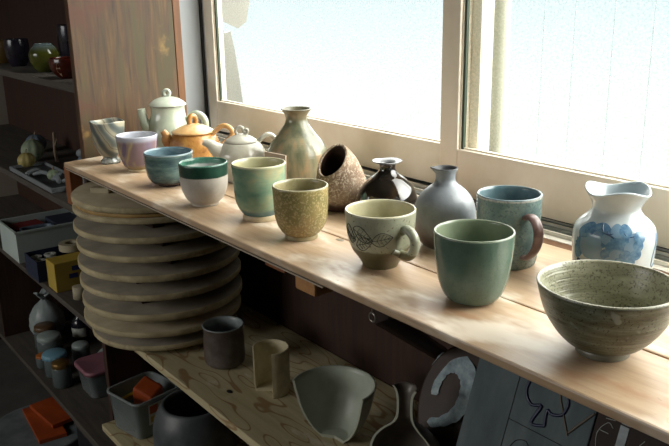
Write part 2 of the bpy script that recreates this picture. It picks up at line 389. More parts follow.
# ================================================================== TURNTABLE BOARDS (stack of round bats)
M['bat']=plain('dusty_round_board','#7f786b',.9,c2='#9a9282',scale=14,bmp=.2)
M['bat_edge']=wood('bat_edge',[(.3,'#8d8062'),(.7,'#bdb08c')],'X',10,4,.8)
M['bat_pale']=plain('pale_round_board','#a0957c',.85,c2='#b8ad92',scale=14)
M['bat_yellow']=wood('yellow_ply_edge',[(.3,'#8d7040'),(.7,'#b3935a')],'X',14,6,.7)
DX,DY=-1.617,.724
discs=[(-.055,.182,.013,'','p'),(-.0685,.177,.010,'thin yellowish plywood round board, second in the stack','y'),
 (-.079,.183,.012,'pale-edged round board, third from the top of the stack','p'),(-.119,.184,.014,'dusty grey round board, fourth from the top of the stack','g'),
 (-.161,.184,.014,'tan-edged round board, fifth from the top of the stack','g'),(-.204,.184,.015,'grey round board in the middle of the stack, sixth from top','g'),
 (-.247,.184,.014,'dusty round board, third lowest but one of the stack, seventh from top','g'),(-.293,.184,.016,'stained round board with orange rim line, third from the bottom of the stack','g'),
 (-.334,.182,.013,'tan round board, second from the bottom of the stack','p'),(-.372,.168,.012,'smallest dark grey round board at the very bottom of the stack','g')]
nextz=[d[0] for d in discs[1:]]+[-.400]
for i,(z,r,t,lab,kd) in enumerate(discs):
    dx,dy=random.uniform(-.001,.002),random.uniform(-.003,.001)
    if i==0: lab='pale round wooden board, topmost in the stack under the bench'
    top=thing('round_board',lab,'round board',(DX+dx,DY+dy,z-t),random.uniform(0,3),'round boards stacked under the bench')
    q=MB(); q.lathe([(0,0,1),(0,r-.002,1),(.002,r,1),(t-.002,r,1),(t,r-.0025,1),(t,0,0)],96,wob=.002,ph=i)
    q.build('disc',[{'p':M['bat_pale'],'y':M['bat_yellow'],'g':M['bat']}[kd], M['bat_yellow'] if kd=='y' else M['bat_edge']],top)
    gap=(z-t)-nextz[i]
    if gap>.004:
        for sy in (-1,1):
            q=MB(); q.box((-r*.52,sy*r*.3-.015,-gap+.0003),(r*.52,sy*r*.3+.015,-.0002)); q.build('batten',M['dark_wood'],top,bevel=.001)
q=MB(); q.box((-.022,-.012,0),(.022,.012,.012)); tag(q.build('wood_offcut',M['bat_pale'],None,(-1.652,.612,-.055),bevel=.002,rot=(0,0,.75)),'small pale wood block lying on the topmost round board','wood block')
q=MB(); q.box((-.02,-.014,0),(.02,.014,.030)); tag(q.build('wood_offcut',M['block'],None,(-1.715,.690,-.055),bevel=.002,rot=(0,0,.2)),'wood block wedged under the left end of the bench on the round boards','wood block')

# ================================================================== CUPS
TONE = (0.70, 0.18)
def rim_wave(amp,n=3,ph=0,zlo=0,zhi=1):
    def fn(x,y,z,a,k):
        t=max(0,min(1,(z-zlo)/(zhi-zlo))); return x,y,z+amp*t*t*math.sin(n*a+ph)
    return fn
def cup(name,label,cat,pos,outer,mats,t=.0035,wob=.006,ph=0,fn=None,floor=.006,seg=96,group=None,root=None,part='body'):
    pr,o=hollow(outer,t,floor); q=MB(); q.lathe(pr,seg,wob=wob,ph=ph,fn=fn)
    if root is None: ob=q.build(name,mats,None,(pos[0],pos[1],0)); tag(ob,label,cat,group); return ob,o
    return q.build(part,mats,root),o
# 1 marbled footed cup
def marbled():
    m,nt,b=newmat('marbled_clay'); b.inputs['Roughness'].default_value=.3
    v=coords(nt); d=N(nt,'ShaderNodeVectorMath', operation='DOT_PRODUCT'); nt.links.new(v,d.inputs[0]); d.inputs[1].default_value=IMR*.82+Vector((0,0,.57))
    n=noise(nt,v,14,2,.5); a=N(nt,'ShaderNodeMath',operation='MULTIPLY_ADD'); nt.links.new(n,a.inputs[0]); a.inputs[1].default_value=.035; nt.links.new(d.outputs['Value'],a.inputs[2])
    m2=N(nt,'ShaderNodeMath',operation='MULTIPLY'); nt.links.new(a.outputs[0],m2.inputs[0]); m2.inputs[1].default_value=125
    sn=N(nt,'ShaderNodeMath',operation='SINE'); nt.links.new(m2.outputs[0],sn.inputs[0]); r=N(nt,'ShaderNodeMapRange'); r.inputs['From Min'].default_value=-1; nt.links.new(sn.outputs[0],r.inputs['Value'])
    nt.links.new(ramp(nt,r.outputs[0],[(.0,'#626b68'),(.12,'#7d857b'),(.22,'#b3ac90'),(.5,'#beb698'),(.66,'#8d7f66'),(.74,'#b9b79f'),(1,'#7a847c')]),b.inputs['Base Color']); return m
M['marble']=marbled()
mc=thing('footed_cup','marbled grey and beige footed cup at the far left end of the bench','cup',(-1.691,.654,0))
M['marble_foot']=glaze('marble_foot',[(.35,'#55605e'),(.55,'#a8aca2'),(.7,'#d3d6cf')],90,.15)
pr,_=hollow([(1.5,1.6),(1.9,1.9),(2.5,2.35),(3.9,3.0),(5.4,3.42),(7.5,3.68),(9.4,3.85)],.0035,.006)
q=MB(); q.lathe(pr,72,wob=.012,ph=1,fn=rim_wave(.0016,3,1,.03,.094)); q.build('bowl',[M['marble'],M['marble']],mc)
q=MB(); q.lathe([(0,0),(0,.022),(.003,.0228),(.006,.0222),(.010,.0175),(.0145,.0155),(.017,.017),(.0185,.014),(.0185,0)],48,wob=.03,ph=2); q.build('foot',M['marble_foot'],mc)
# 2 purple cup
M['purple']=glaze('purple_glaze',[(.3,'#8f7a86'),(.5,'#a08b94'),(.66,'#8d86a3'),(.8,'#b9a89a')],22,.22,bands=[(.066,'#aeb1bd',.006)],bmp=.15)
m,nt,b=newmat('purple_streaked_glaze'); b.inputs['Roughness'].default_value=.2
v=coords(nt,(1,1,.35),(.1,.3,.2)); n1=noise(nt,v,22,2,.5,.3); c1=ramp(nt,n1,[(.34,'#666088'),(.40,'#7c6a80'),(.47,'#8e747c'),(.55,'#94787e'),(.60,'#c0a870'),(.64,'#84708a')])
v2=coords(nt); sp=N(nt,'ShaderNodeSeparateXYZ'); nt.links.new(v2,sp.inputs[0])
c1=mixc(nt,smooth_range(nt,sp.outputs['Z'],.063,.074),c1,'#b9bccb'); c1=mixc(nt,smooth_range(nt,sp.outputs['Z'],.020,.008),c1,'#b59a68'); nt.links.new(c1,b.inputs['Base Color'])
M['purple']=m
M['purple_in']=glaze('purple_inner',[(.4,'#b8bccb'),(.6,'#cdd0d6')],30,.2)
M['tan_clay']=glaze('tan_foot_glaze',[(.35,'#b59c70'),(.65,'#cbb68c')],60,.3)
def footed(name,label,cat,x,y,outer,mb,mi,mf,footh,t=.0035,**k):
    """outer includes the foot; the foot ring is a part"""
    r=thing(name,label,cat,(x,y,0))
    up=[p_ for p_ in outer if p_[0]>=footh]; lo=[p_ for p_ in outer if p_[0]<=footh]
    pr,o=hollow(up,t,k.get('floor',.006),foot=False); q=MB(); q.lathe(pr,96,wob=k.get('wob',.006),ph=k.get('ph',0),fn=k.get('fn')); q.build('body',[mb,mi],r)
    l=spline(prof_cm(lo),4); rr=l[0][1]; zf=footh/100
    q=MB(); q.lathe([(zf-.0004,rr*.7),(.002,rr*.78),(0,rr*.84),(0,rr*.97)]+[(z+.0006,a) for z,a in l[:-1]]+[(zf,l[-1][1]*.985)],72); q.build('foot',mf,r)
    return r
footed('teacup','lavender and cream glazed teacup, second from the left end of the front row','cup',-1.569,.669,
  [(0,2.45),(.35,2.5),(.55,2.35),(.75,2.5),(1.4,3.15),(2.8,3.72),(4.3,4.02),(5.7,4.2),(7.7,4.38)],M['purple'],M['purple_in'],M['tan_clay'],.55,ph=.5)
# 3 blue bowl cup
M['blue']=glaze('blue_glaze',[(.3,'#3d5560'),(.5,'#54706f'),(.65,'#6a8a8c'),(.8,'#8fa5a2')],26,.2,bands=[(.062,'#8fa9a8',.004)],stretch=(1,1,3.5),bmp=.4,rings=6)
m,nt,b=newmat('blue_bowl_glaze'); b.inputs['Roughness'].default_value=.2
v=coords(nt,(1,1,4)); n1=noise(nt,v,20,4,.6); c1=ramp(nt,n1,[(.3,'#36525a'),(.48,'#4f7070'),(.62,'#6a8a84'),(.78,'#8fa598')])
v2=coords(nt); sp=N(nt,'ShaderNodeSeparateXYZ'); nt.links.new(v2,sp.inputs[0]); nn=noise(nt,v2,30,3)
ad=N(nt,'ShaderNodeMath',operation='MULTIPLY_ADD'); nt.links.new(nn,ad.inputs[0]); ad.inputs[1].default_value=.02; nt.links.new(sp.outputs['Z'],ad.inputs[2])
c1=mixc(nt,smooth_range(nt,ad.outputs[0],.030,.018),c1,'#3c2f35'); c1=mixc(nt,smooth_range(nt,sp.outputs['Z'],.0635,.0655),c1,'#a8bab8'); nt.links.new(c1,b.inputs['Base Color'])
bump(nt,b,noise(nt,coords(nt,(.2,.2,5)),60,2),.5,.0012); M['blue']=m
M['blue_in']=glaze('blue_inner',[(.35,'#4f7280'),(.65,'#7d9ba4')],30,.2,stretch=(1,1,3))
cup('tea_bowl','wide teal-blue tea bowl with dark brown base, between lavender cup and green-banded cup','tea bowl',(-1.403,.661),
  [(0,2.4),(.3,2.5),(.5,3.1),(.9,3.7),(1.8,4.32),(2.9,4.6),(4.1,4.72),(5.2,4.76),(6.6,4.86)],[M['blue'],M['blue_in']],.0035,.008,2)
# 4 white + green band
M['whitegreen']=glaze('white_glaze',[(.3,'#c6bdae'),(.55,'#d3ccc0'),(.8,'#ddd8cf')],40,.32,bands=[(.0545,[(.35,'#0b3d30'),(.6,'#13503d'),(.8,'#23644d')],.0006),(.0755,'#6fa28c',.0006)],wob=.0012,speck='#b69a80',speck_lim=.66)
M['white_in']=glaze('white_inner',[(.4,'#c9cfca'),(.6,'#d9dcd8')],30,.25,bands=[(.066,[(.35,'#1c5c48'),(.6,'#4e8d76')],.002)],wob=.002)
M['white_foot']=glaze('white_foot',[(.4,'#cfc5b2'),(.6,'#ddd4c3')],40,.3)
footed('teacup','white teacup with a dark green glazed band around its rim','cup',-1.222,.641,
  [(0,2.5),(.4,2.55),(.6,2.7),(1.2,3.3),(2.5,3.92),(3.7,4.18),(5,4.28),(7.6,4.36)],M['whitegreen'],M['white_in'],M['white_foot'],.6,ph=1.2)
# 5 aqua cup with tan foot
m,nt,b=newmat('aqua_glaze'); b.inputs['Roughness'].default_value=.18
v=coords(nt,(1,1,1.6)); n1=noise(nt,v,18,3,.5); c1=ramp(nt,n1,[(.3,'#53826c'),(.42,'#76a183'),(.53,'#97b38c'),(.63,'#bcb884'),(.75,'#d0be86')])
v2=coords(nt); sp=N(nt,'ShaderNodeSeparateXYZ'); nt.links.new(v2,sp.inputs[0])
c1=mixc(nt,smooth_range(nt,sp.outputs['Z'],.024,.015),c1,'#5c8384'); c1=mixc(nt,smooth_range(nt,sp.outputs['Z'],.0915,.093),c1,'#cdd3a8'); nt.links.new(c1,b.inputs['Base Color'])
bump(nt,b,noise(nt,coords(nt,(.2,.2,5)),50,2),.4,.001); M['aqua']=m
M['aqua_in']=glaze('aqua_inner',[(.35,'#b4b183'),(.65,'#c7bf8e')],30,.2)
M['aqua_foot']=glaze('aqua_foot',[(.35,'#c2a878'),(.65,'#d2bd90')],60,.4)
footed('teacup','tall aqua-green teacup with yellow inside and unglazed tan foot ring','cup',-1.077,.667,
  [(0,3.0),(.5,3.02),(.95,2.9),(1.2,3.1),(1.8,3.5),(3,4.0),(4.5,4.22),(5.9,4.3),(7.3,4.34),(8.7,4.4),(9.4,4.5)],M['aqua'],M['aqua_in'],M['aqua_foot'],.95,ph=.2)
# 6 olive speckled
M['olive']=glaze('olive_glaze',[(.3,'#7c7638'),(.5,'#a08f4c'),(.66,'#b99a58'),(.8,'#bd8440')],24,.26,speck='#e0c888',speck_scale=300,speck_lim=.52,bands=[(.082,'#cfc79c',.001)],bmp=.7)
M['olive_in']=glaze('olive_inner',[(.35,'#8d8454'),(.65,'#b0a472')],40,.25,speck='#6c5f38',speck_scale=300,speck_lim=.6)
M['olive_foot']=glaze('olive_foot',[(.35,'#8f8150'),(.65,'#b5a672')],60,.35)
footed('teacup','olive green and brown speckled teacup, right of the aqua one','cup',-.944,.657,
  [(0,2.55),(.55,2.55),(.62,2.45),(.8,2.75),(1.3,3.2),(2.3,3.75),(3.7,4.08),(5,4.18),(6.3,4.22),(8.2,4.3)],M['olive'],M['olive_in'],M['olive_foot'],.62,ph=2.2)
# surface drawing on a lathe
def surf(o,a,z,off=.0003):
    r=rad_at(o,z)+off; return (r*math.cos(a),r*math.sin(a),z)
# 7 leaf mug
M['leaf']=glaze('leaf_mug_glaze',[(.3,'#8d9075'),(.5,'#a3a688'),(.7,'#b4b496')],30,.28,speck='#7c7456',speck_scale=300,speck_lim=.64,bmp=.5)
m,nt,b=newmat('leaf_mug_glaze'); b.inputs['Roughness'].default_value=.28
v2=coords(nt); n1=noise(nt,v2,26,4); c1=ramp(nt,n1,[(.3,'#8f947a'),(.5,'#adb092'),(.7,'#c4c29e')])
sp=N(nt,'ShaderNodeSeparateXYZ'); nt.links.new(v2,sp.inputs[0]); nn=noise(nt,v2,22,3)
ad=N(nt,'ShaderNodeMath',operation='MULTIPLY_ADD'); nt.links.new(nn,ad.inputs[0]); ad.inputs[1].default_value=.012; nt.links.new(sp.outputs['Z'],ad.inputs[2])
c1=mixc(nt,smooth_range(nt,ad.outputs[0],.0375,.0345),c1,'#72683f'); c1=mixc(nt,smooth_range(nt,sp.outputs['Z'],.0775,.0788),c1,'#d6d3bd')
c1=mixc(nt,smooth_range(nt,noise(nt,v2,280,2),.62,.68),c1,'#75694a'); nt.links.new(c1,b.inputs['Base Color']); bump(nt,b,n1,.4,.001); M['leaf']=m
M['leaf_in']=glaze('leaf_mug_inner',[(.35,'#b8b286'),(.65,'#d0c89e')],30,.25)
M['incised']=plain('incised_dark_line','#3d3d30',.6)
lm=thing('mug','pale green mug with an incised leaf drawing and ring handle','mug',(-.77,.667,0))
pr,o=hollow([(0,2.42),(.8,2.8),(1.7,3.4),(2.5,3.95),(3.9,4.45),(5.2,4.68),(6.6,4.78),(7.9,4.88)],.0033); q=MB(); q.lathe(pr,96,wob=.006,ph=2)
def leaf_draw(q,a0,z0,a1,z1,wd):
    """leaf outline between two points (angle,z) with midrib and veins, as thin ridges on the wall"""
    def P(t,s):
        a=a0+(a1-a0)*t; z=z0+(z1-z0)*t+s*wd*math.sin(math.pi*t**.85); return surf(o,a,z)
    for s in (1,-1): q.tube([P(i/14,s) for i in range(15)],.00045,5,mat=2,caps=False)
    q.tube([P(i/8,0) for i in range(9)],.00035,5,mat=2,caps=False)
    for t in (.25,.42,.58,.74):
        for s in (1,-1): q.tube([P(t,0),P(t+.09,s*.45),P(t+.14,s*.75)],.0003,4,mat=2,caps=False)
ac=A_C
leaf_draw(q,ac-.32,.0465,ac+.30,.0525,.0095)
leaf_draw(q,ac-.92,.061,ac-.28,.0475,.010)
leaf_draw(q,ac-.86,.0375,ac-.30,.0455,.0095)
leaf_draw(q,ac-1.30,.058,ac-.85,.045,.012)
q.tube([surf(o,ac-1.3+i*.08,.050+.005*math.sin(i*1.1)) for i in range(13)],.00045,5,mat=2,caps=False)
q.build('body',[M['leaf'],M['leaf_in'],M['incised']],lm)
# ring handle toward image right / camera
ha=A_C+.66; d=Vector((math.cos(ha),math.sin(ha),0))
hp=spline([tuple(d*r_)+(z_,) for r_,z_ in ()] or [tuple((d*r_)[:2])+(z_,) for r_,z_ in ((.043,.058),(.051,.0615),(.059,.060),(.0665,.053),(.068,.043),(.064,.032),(.055,.025),(.040,.025))],4)
q=MB(); q.tube(hp,[.0068]*len(hp),14,flat=.9); q.tube(spline([tuple((d*.037)[:2])+(.025,),tuple((d*.042+Vector((d.y,-d.x,0))*.006)[:2])+(.027,),tuple((d*.040+Vector((d.y,-d.x,0))*.013)[:2])+(.031,)],3),.0045,10); q.build('handle',M['leaf'],lm)
# 8 green tumbler
M['green']=glaze('celadon_green_glaze',[(.3,'#527061'),(.5,'#62806e'),(.7,'#738d7a')],18,.2,speck='#4b6c60',speck_scale=420,speck_lim=.58,bands=[(.0865,'#c9cdb5',.0007)],wob=.0004,bmp=.5)
M['green_in']=glaze('celadon_inner',[(.35,'#74876a'),(.65,'#8f9d7c')],20,.2)
cup('tumbler','large green handleless cup with a pale rim, standing in front of the blue mug','cup',(-.601,.668),
  [(0,2.1),(.12,2.6),(.5,3.15),(1.4,3.72),(2.8,4.18),(4.3,4.42),(5.7,4.6),(7.1,4.72),(8.7,4.78)],[M['green'],M['green_in']],.003,.004,1)
# 9 big bowl
m,nt,b=newmat('bowl_glaze'); b.inputs['Roughness'].default_value=.3
v2=coords(nt); n1=noise(nt,coords(nt,(1,1,5)),22,5,.65); c1=ramp(nt,n1,[(.3,'#4a4730'),(.46,'#636546'),(.6,'#78806a'),(.75,'#97a590')])
sp=N(nt,'ShaderNodeSeparateXYZ'); nt.links.new(v2,sp.inputs[0]); c1=mixc(nt,smooth_range(nt,noise(nt,v2,420,2),.60,.66),c1,'#3a3324')
c1=mixc(nt,smooth_range(nt,noise(nt,v2,34,2),.64,.70),c1,'#98a59a'); c1=mixc(nt,smooth_range(nt,sp.outputs['Z'],.0735,.075),c1,'#8f9686'); nt.links.new(c1,b.inputs['Base Color'])
bump(nt,b,noise(nt,coords(nt,(.15,.15,5)),55,2),.7,.0015); M['bowl']=m
m,nt,b=newmat('bowl_inner_glaze'); b.inputs['Roughness'].default_value=.28
v2=coords(nt); c1=ramp(nt,noise(nt,coords(nt,(1,1,3)),30,5),[(.3,'#8f8e70'),(.55,'#adac8c'),(.75,'#c4c6aa')]); c1=mixc(nt,smooth_range(nt,noise(nt,v2,380,2),.56,.62),c1,'#7a765c'); nt.links.new(c1,b.inputs['Base Color'])
bump(nt,b,noise(nt,coords(nt,(.15,.15,5)),55,2),.6,.0015); M['bowl_in']=m
M['bowl_foot']=glaze('bowl_foot',[(.35,'#6c6a55'),(.65,'#8b8b78')],50,.35)
footed('footed_bowl','large grey-green speckled footed bowl at the right end of the bench','bowl',-.417,.665,
  [(0,2.72),(.45,2.75),(.75,2.62),(.95,3.15),(1.3,3.8),(2.3,4.78),(3.9,5.85),(5.4,6.45),(7.5,7.0)],M['bowl'],M['bowl_in'],M['bowl_foot'],.75,t=.0036,ph=.7,wob=.005)

# ================================================================== BACK ROW
# torn brown vessel
m,nt,b=newmat('rough_brown_clay'); b.inputs['Roughness'].default_value=.85
v2=coords(nt); n1=noise(nt,v2,22,4); c1=ramp(nt,n1,[(.3,'#7c5a40'),(.5,'#a88868'),(.7,'#ccb090')])
c1=mixc(nt,smooth_range(nt,noise(nt,v2,230,3,.7),.50,.62),c1,'#e6d0b0'); sp=N(nt,'ShaderNodeSeparateXYZ'); nt.links.new(v2,sp.inputs[0])
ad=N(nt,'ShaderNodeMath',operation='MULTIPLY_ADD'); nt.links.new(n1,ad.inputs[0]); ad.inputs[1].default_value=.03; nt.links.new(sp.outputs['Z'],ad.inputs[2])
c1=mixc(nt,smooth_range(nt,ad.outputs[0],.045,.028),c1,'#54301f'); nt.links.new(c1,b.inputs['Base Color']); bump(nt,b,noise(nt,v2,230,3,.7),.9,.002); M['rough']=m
M['rough_in']=plain('rough_inner','#3d2519',.8,c2='#57372a',scale=60)
def torn_vessel():
    outer=spline(prof_cm([(0,2.9),(.4,3.5),(1.2,4.1),(2.5,4.55),(4.2,4.55),(5.6,4.2),(7.2,3.75),(8.8,3.15),(10.2,2.3),(11.3,1.2),(11.7,.02)]),6)
    q=MB()
    def fn(x,y,z,a,k):
        l=max(0,z-.055); off=-IMR*(l*.10+.9*l*l)       # the shoulder leans to the left
        return x+off.x,y+off.y,z
    q.lathe([(0,0)]+outer,96,wob=.012,ph=.4,fn=fn)
    return q
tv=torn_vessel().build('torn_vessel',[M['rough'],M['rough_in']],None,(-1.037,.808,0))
bm_=bmesh.new(); bm_.from_mesh(tv.data); bmesh.ops.remove_doubles(bm_,verts=bm_.verts,dist=.0002)
nrm=(-IMR*.53+CAMD*.50+Vector((0,0,1))*.70).normalized(); co=-IMR*.007-CAMD*.006+Vector((0,0,.1045))
bmesh.ops.bisect_plane(bm_,geom=bm_.verts[:]+bm_.edges[:]+bm_.faces[:],plane_co=co,plane_no=nrm,clear_outer=True,dist=.00001)
for f_ in bm_.faces: f_.smooth=True
bm_.normal_update(); bmesh.ops.recalc_face_normals(bm_,faces=bm_.faces)
bm_.to_mesh(tv.data); bm_.free()
so=tv.modifiers.new('wall','SOLIDIFY'); so.thickness=.0045; so.offset=-1; so.material_offset=1; so.material_offset_rim=0
tag(tv,'rough brown pot with a slanted torn-open mouth, behind the olive cup','vase')
# dark flask
m,nt,b=newmat('dark_brown_glaze'); b.inputs['Roughness'].default_value=.07; b.inputs['Coat Weight'].default_value=.5
v2=coords(nt); c1=ramp(nt,noise(nt,coords(nt,(1,1,.7)),24,4),[(.35,'#151310'),(.55,'#221c14'),(.68,'#4a351b'),(.8,'#66553a')]); nt.links.new(c1,b.inputs['Base Color']); bump(nt,b,noise(nt,v2,40,2),.25,.001); M['dark']=m
M['dark_lip']=glaze('dark_lip',[(.35,'#4d4f52'),(.65,'#8d8f90')],60,.1)
fl=thing('flask','glossy dark brown round flask with a flared wavy lip, behind the leaf mug','flask',(-.934,.824,0))
pr,o=hollow([(0,3.4),(.4,3.9),(1,4.35),(2,4.72),(3.2,4.87),(4.2,4.78),(5.2,4.4),(6.1,3.75),(7,2.8),(7.6,1.95),(8.2,1.42),(8.8,1.3),(9.3,1.4)],.0028); q=MB(); q.lathe(pr,96,wob=.004); q.build('body',[M['dark'],M['dark']],fl)
pr=[(.0925,.0125),(.0935,.0145),(.0955,.021),(.0975,.0242),(.0985,.0243),(.0985,.0215),(.0965,.016),(.0945,.0115),(.0925,.0105)]
q=MB(); q.lathe(pr,64,wob=.02,fn=lambda x,y,z,a,k:(x,y,z+.0005*math.sin(4*a)*(math.hypot(x,y)/.024)**2)); q.build('lip',M['dark_lip'],fl)
# grey bottle
m,nt,b=newmat('grey_matte_glaze'); b.inputs['Roughness'].default_value=.38
v2=coords(nt); n1=noise(nt,v2,16,4); c1=ramp(nt,n1,[(.3,'#747c82'),(.5,'#8f989f'),(.72,'#a9b3b8')]); sp=N(nt,'ShaderNodeSeparateXYZ'); nt.links.new(v2,sp.inputs[0])
ad=N(nt,'ShaderNodeMath',operation='MULTIPLY_ADD'); nt.links.new(n1,ad.inputs[0]); ad.inputs[1].default_value=.04; nt.links.new(sp.outputs['Z'],ad.inputs[2])
c1=mixc(nt,smooth_range(nt,ad.outputs[0],.066,.036),c1,'#665248'); nt.links.new(c1,b.inputs['Base Color']); bump(nt,b,noise(nt,v2,120,3),.3,.001); M['greyb']=m
M['greyb_in']=plain('grey_bottle_inner','#3c4043',.6)
gb=thing('bottle','matte blue-grey bottle with a small pouring lip, left of the blue mug','bottle',(-.774,.795,0))
sp_a=A_R+math.pi-.15
def spout_fn(z0,amt,wid,a_):
    def fn(x,y,z,a,k):
        d_=math.atan2(math.sin(a-a_),math.cos(a-a_)); f=math.exp(-(d_/wid)**2)*max(0,(z-z0))**1.0*amt
        return x+math.cos(a_)*f, y+math.sin(a_)*f, z+f*.10
    return fn
pr,o=hollow([(0,2.8),(.6,3.5),(1.9,4.15),(3.2,4.42),(4.4,4.5),(5.5,4.45),(6.5,4.22),(7.4,3.8),(8.2,3.15),(8.8,2.45),(9.3,1.8),(9.9,1.45),(10.5,1.42),(11,1.52),(11.6,1.78)],.0026)
q=MB(); q.lathe(pr,96,wob=.003,fn=spout_fn(.108,.55,.33,sp_a)); q.build('body',[M['greyb'],M['greyb_in']],gb)
# blue mug with brown handle
M['bluemug']=glaze('blue_mug_glaze',[(.3,'#5f8080'),(.5,'#7b9a94'),(.7,'#a0b4aa')],40,.24,speck='#4b5c66',speck_scale=300,speck_lim=.55,bands=[(.0945,'#c9c8bd',.0008)],wob=.0005,bmp=.5)
M['bluemug_in']=glaze('blue_mug_inner',[(.35,'#50737c'),(.65,'#749097')],40,.2)
M['bluemug_base']=glaze('blue_mug_base',[(.35,'#a4a69c'),(.65,'#b9b8ac')],40,.3)
bm=thing('mug','tall speckled blue-grey mug with a brown strap handle','mug',(-.6655,.807,0))
pr,o=hollow([(0,3.7),(.25,3.9),(1,4.08),(2.5,4.2),(4.1,4.25),(7.1,4.3),(9.7,4.36)],.0032); q=MB(); q.lathe(pr,96,wob=.003,ph=1); q.build('body',[M['bluemug'],M['bluemug_in']],bm)
M['handle_br']=glaze('brown_handle_glaze',[(.3,'#6a4a44'),(.5,'#8d6c66'),(.7,'#a8958f')],40,.28)
ha=A_C+.36; d=Vector((math.cos(ha),math.sin(ha),0))
hp=spline([tuple((d*r_)[:2])+(z_,) for r_,z_ in ((.042,.074),(.050,.0775),(.060,.075),(.068,.066),(.070,.054),(.067,.041),(.059,.029),(.049,.021),(.042,.019))],4)
q=MB(); q.tube(hp,[.0075]*len(hp),14,flat=.5,up=(0,0,1)); q.build('handle',M['handle_br'],bm)
# blue-white vase
M['porc']=glaze('white_porcelain',[(.4,'#cfdde0'),(.6,'#dbe6e8')],20,.12,bmp=.1)
M['porc_in']=glaze('porcelain_inner',[(.4,'#b3c6cf'),(.6,'#c2d2d8')],20,.15,bmp=.1)
M['porc_blue']=glaze('cobalt_painting',[(.3,'#3f77a8'),(.5,'#5f96bd'),(.7,'#83b0cc')],120,.15)
M['porc_dk']=plain('dark_cobalt','#33557c',.2)
M['porc_lt']=plain('pale_cobalt','#7fa9c8',.2)
bv=thing('vase','white vase with a blue painted grape bunch and a wavy rim','vase',(-.535,.857,0))
pr,o=hollow([(0,4.6),(1.2,4.8),(2.5,4.92),(3.9,5.02),(5.4,5.08),(6.5,5.0),(7.3,4.75),(8.0,4.2),(8.7,3.4),(9.4,2.95),(10.0,3.0),(10.8,3.35),(11.9,3.98)],.003)
q=MB(); q.lathe(pr,128,wob=.004,fn=lambda x,y,z,a,k:(x,y,z+(.0035*math.sin(3*(a-A_C)+1.9) if True else 0)*max(0,(z-.095)/.024)**1.3))
def blob(a,z,r,mat,el=1.0,rot=0,off=.0004,n=18):
    ctr=surf(o,a,z,off*1.6); rr=rad_at(o,z); ring=[]
    for i in range(n):
        t=math.tau*i/n; u=r*math.cos(t)*el; v_=r*math.sin(t); u,v_=u*math.cos(rot)-v_*math.sin(rot),u*math.sin(rot)+v_*math.cos(rot)
        ring.append(surf(o,a+u/rr,z+v_,off))
    rows=[]
    for f_ in (1,.75,.5,.25,.02):
        rows.append([surf(o,a+f_*(r*math.cos(math.tau*i/n)*el*math.cos(rot)-r*math.sin(math.tau*i/n)*math.sin(rot))/rr, z+f_*(r*math.cos(math.tau*i/n)*el*math.sin(rot)+r*math.sin(math.tau*i/n)*math.cos(rot)), off) for i in range(n)])
    q.quad_grid(rows,True,mat)
rnd=random.Random(3)
ac=A_C-.26
gr=[(0,.0),(1,.0),(2,.0),(3,.0),(.5,-.85),(1.5,-.85),(2.5,-.85),(3.4,-.7),(0,-1.7),(1,-1.7),(2,-1.7),(3.2,-1.6),(.5,-2.5),(1.5,-2.5),(2.5,-2.5),(1,.85),(2,.85),(3.6,.2)]
for k_,(gx,gz) in enumerate(gr): blob(ac-.24+gx*.215,.0675+gz*.0115,.0075,3 if k_%3==0 else 2,1,0,.0004+k_*.00004)
blob(ac-.48,.069,.015,2,1.2,.3,.0003); blob(ac-.68,.058,.020,3,.75,-.2,.0004); blob(ac-1.0,.052,.019,2,.5,-.35,.0003); blob(ac-.85,.073,.009,2,1.4,.5,.0005); blob(ac-.50,.048,.017,3,.6,.4,.0006); blob(ac-1.0,.031,.004,4,1,.3,.0008)
blob(ac-.25,.069,.006,2,1.6,-.3,.0003); blob(ac+.15,.068,.005,2,1.6,-.2,.0003); blob(ac+.32,.070,.004,4,1.5,-.2,.0003)
for pth in ([(-.45,.083),(-.42,.078),(-.35,.074),(-.2,.072),(-.1,.069)],[(-.28,.0765),(-.22,.073),(-.12,.074)],[(.15,.075),(.22,.071),(.4,.0715)]):
    q.tube([surf(o,ac+a_,z_,.0002) for a_,z_ in spline(pth,4)],.0009,5,mat=4,caps=False)
ac=A_C
q.tube([surf(o,ac+a_,z_,.0002) for a_,z_ in spline([(.98,.068),(.93,.06),(.86,.05),(.80,.04),(.80,.031),(.88,.027),(.98,.031)],5)],.0009,5,mat=3,caps=False)
q.tube([surf(o,ac+a_,z_,.0002) for a_,z_ in spline([(1.0,.069),(.96,.06),(.88,.05)],5)],.0022,5,mat=3,flat=.4,caps=False)
q.build('body',[M['porc'],M['porc_in'],M['porc_blue'],M['porc_lt'],M['porc_dk']],bv)
# green-brown big vase
m,nt,b=newmat('olive_vase_glaze'); b.inputs['Roughness'].default_value=.22
v2=coords(nt); n1=noise(nt,coords(nt,(1,1,.28)),42,4); c1=ramp(nt,n1,[(.3,'#5e644c'),(.46,'#7f805f'),(.55,'#97906a'),(.64,'#b09568'),(.75,'#bd9c70')])
sp=N(nt,'ShaderNodeSeparateXYZ'); nt.links.new(v2,sp.inputs[0]); c1=mixc(nt,smooth_range(nt,sp.outputs['Z'],.118,.14),c1,'#9a8a64'); nt.links.new(c1,b.inputs['Base Color'])
bump(nt,b,noise(nt,coords(nt,(.2,.2,4)),60,2),.35,.001); M['gv']=m
M['gv_in']=plain('vase_inner','#6f6a4d',.4)
gv=thing('vase','tall olive-green vase with a narrow flared neck, behind the aqua cup','vase',(-1.242,.860,0))
pr,o=hollow([(0,4.2),(1.2,5.3),(3.1,5.92),(5,6.05),(6.2,5.95),(7.3,5.6),(8.5,4.9),(9.6,4.0),(10.8,3.1),(11.9,2.35),(12.8,2.08),(13.7,2.25),(14.4,2.7),(14.7,2.95)],.0035)
q=MB(); q.lathe(pr,96,wob=.004,ph=1); q.build('body',[M['gv'],M['gv_in']],gv)
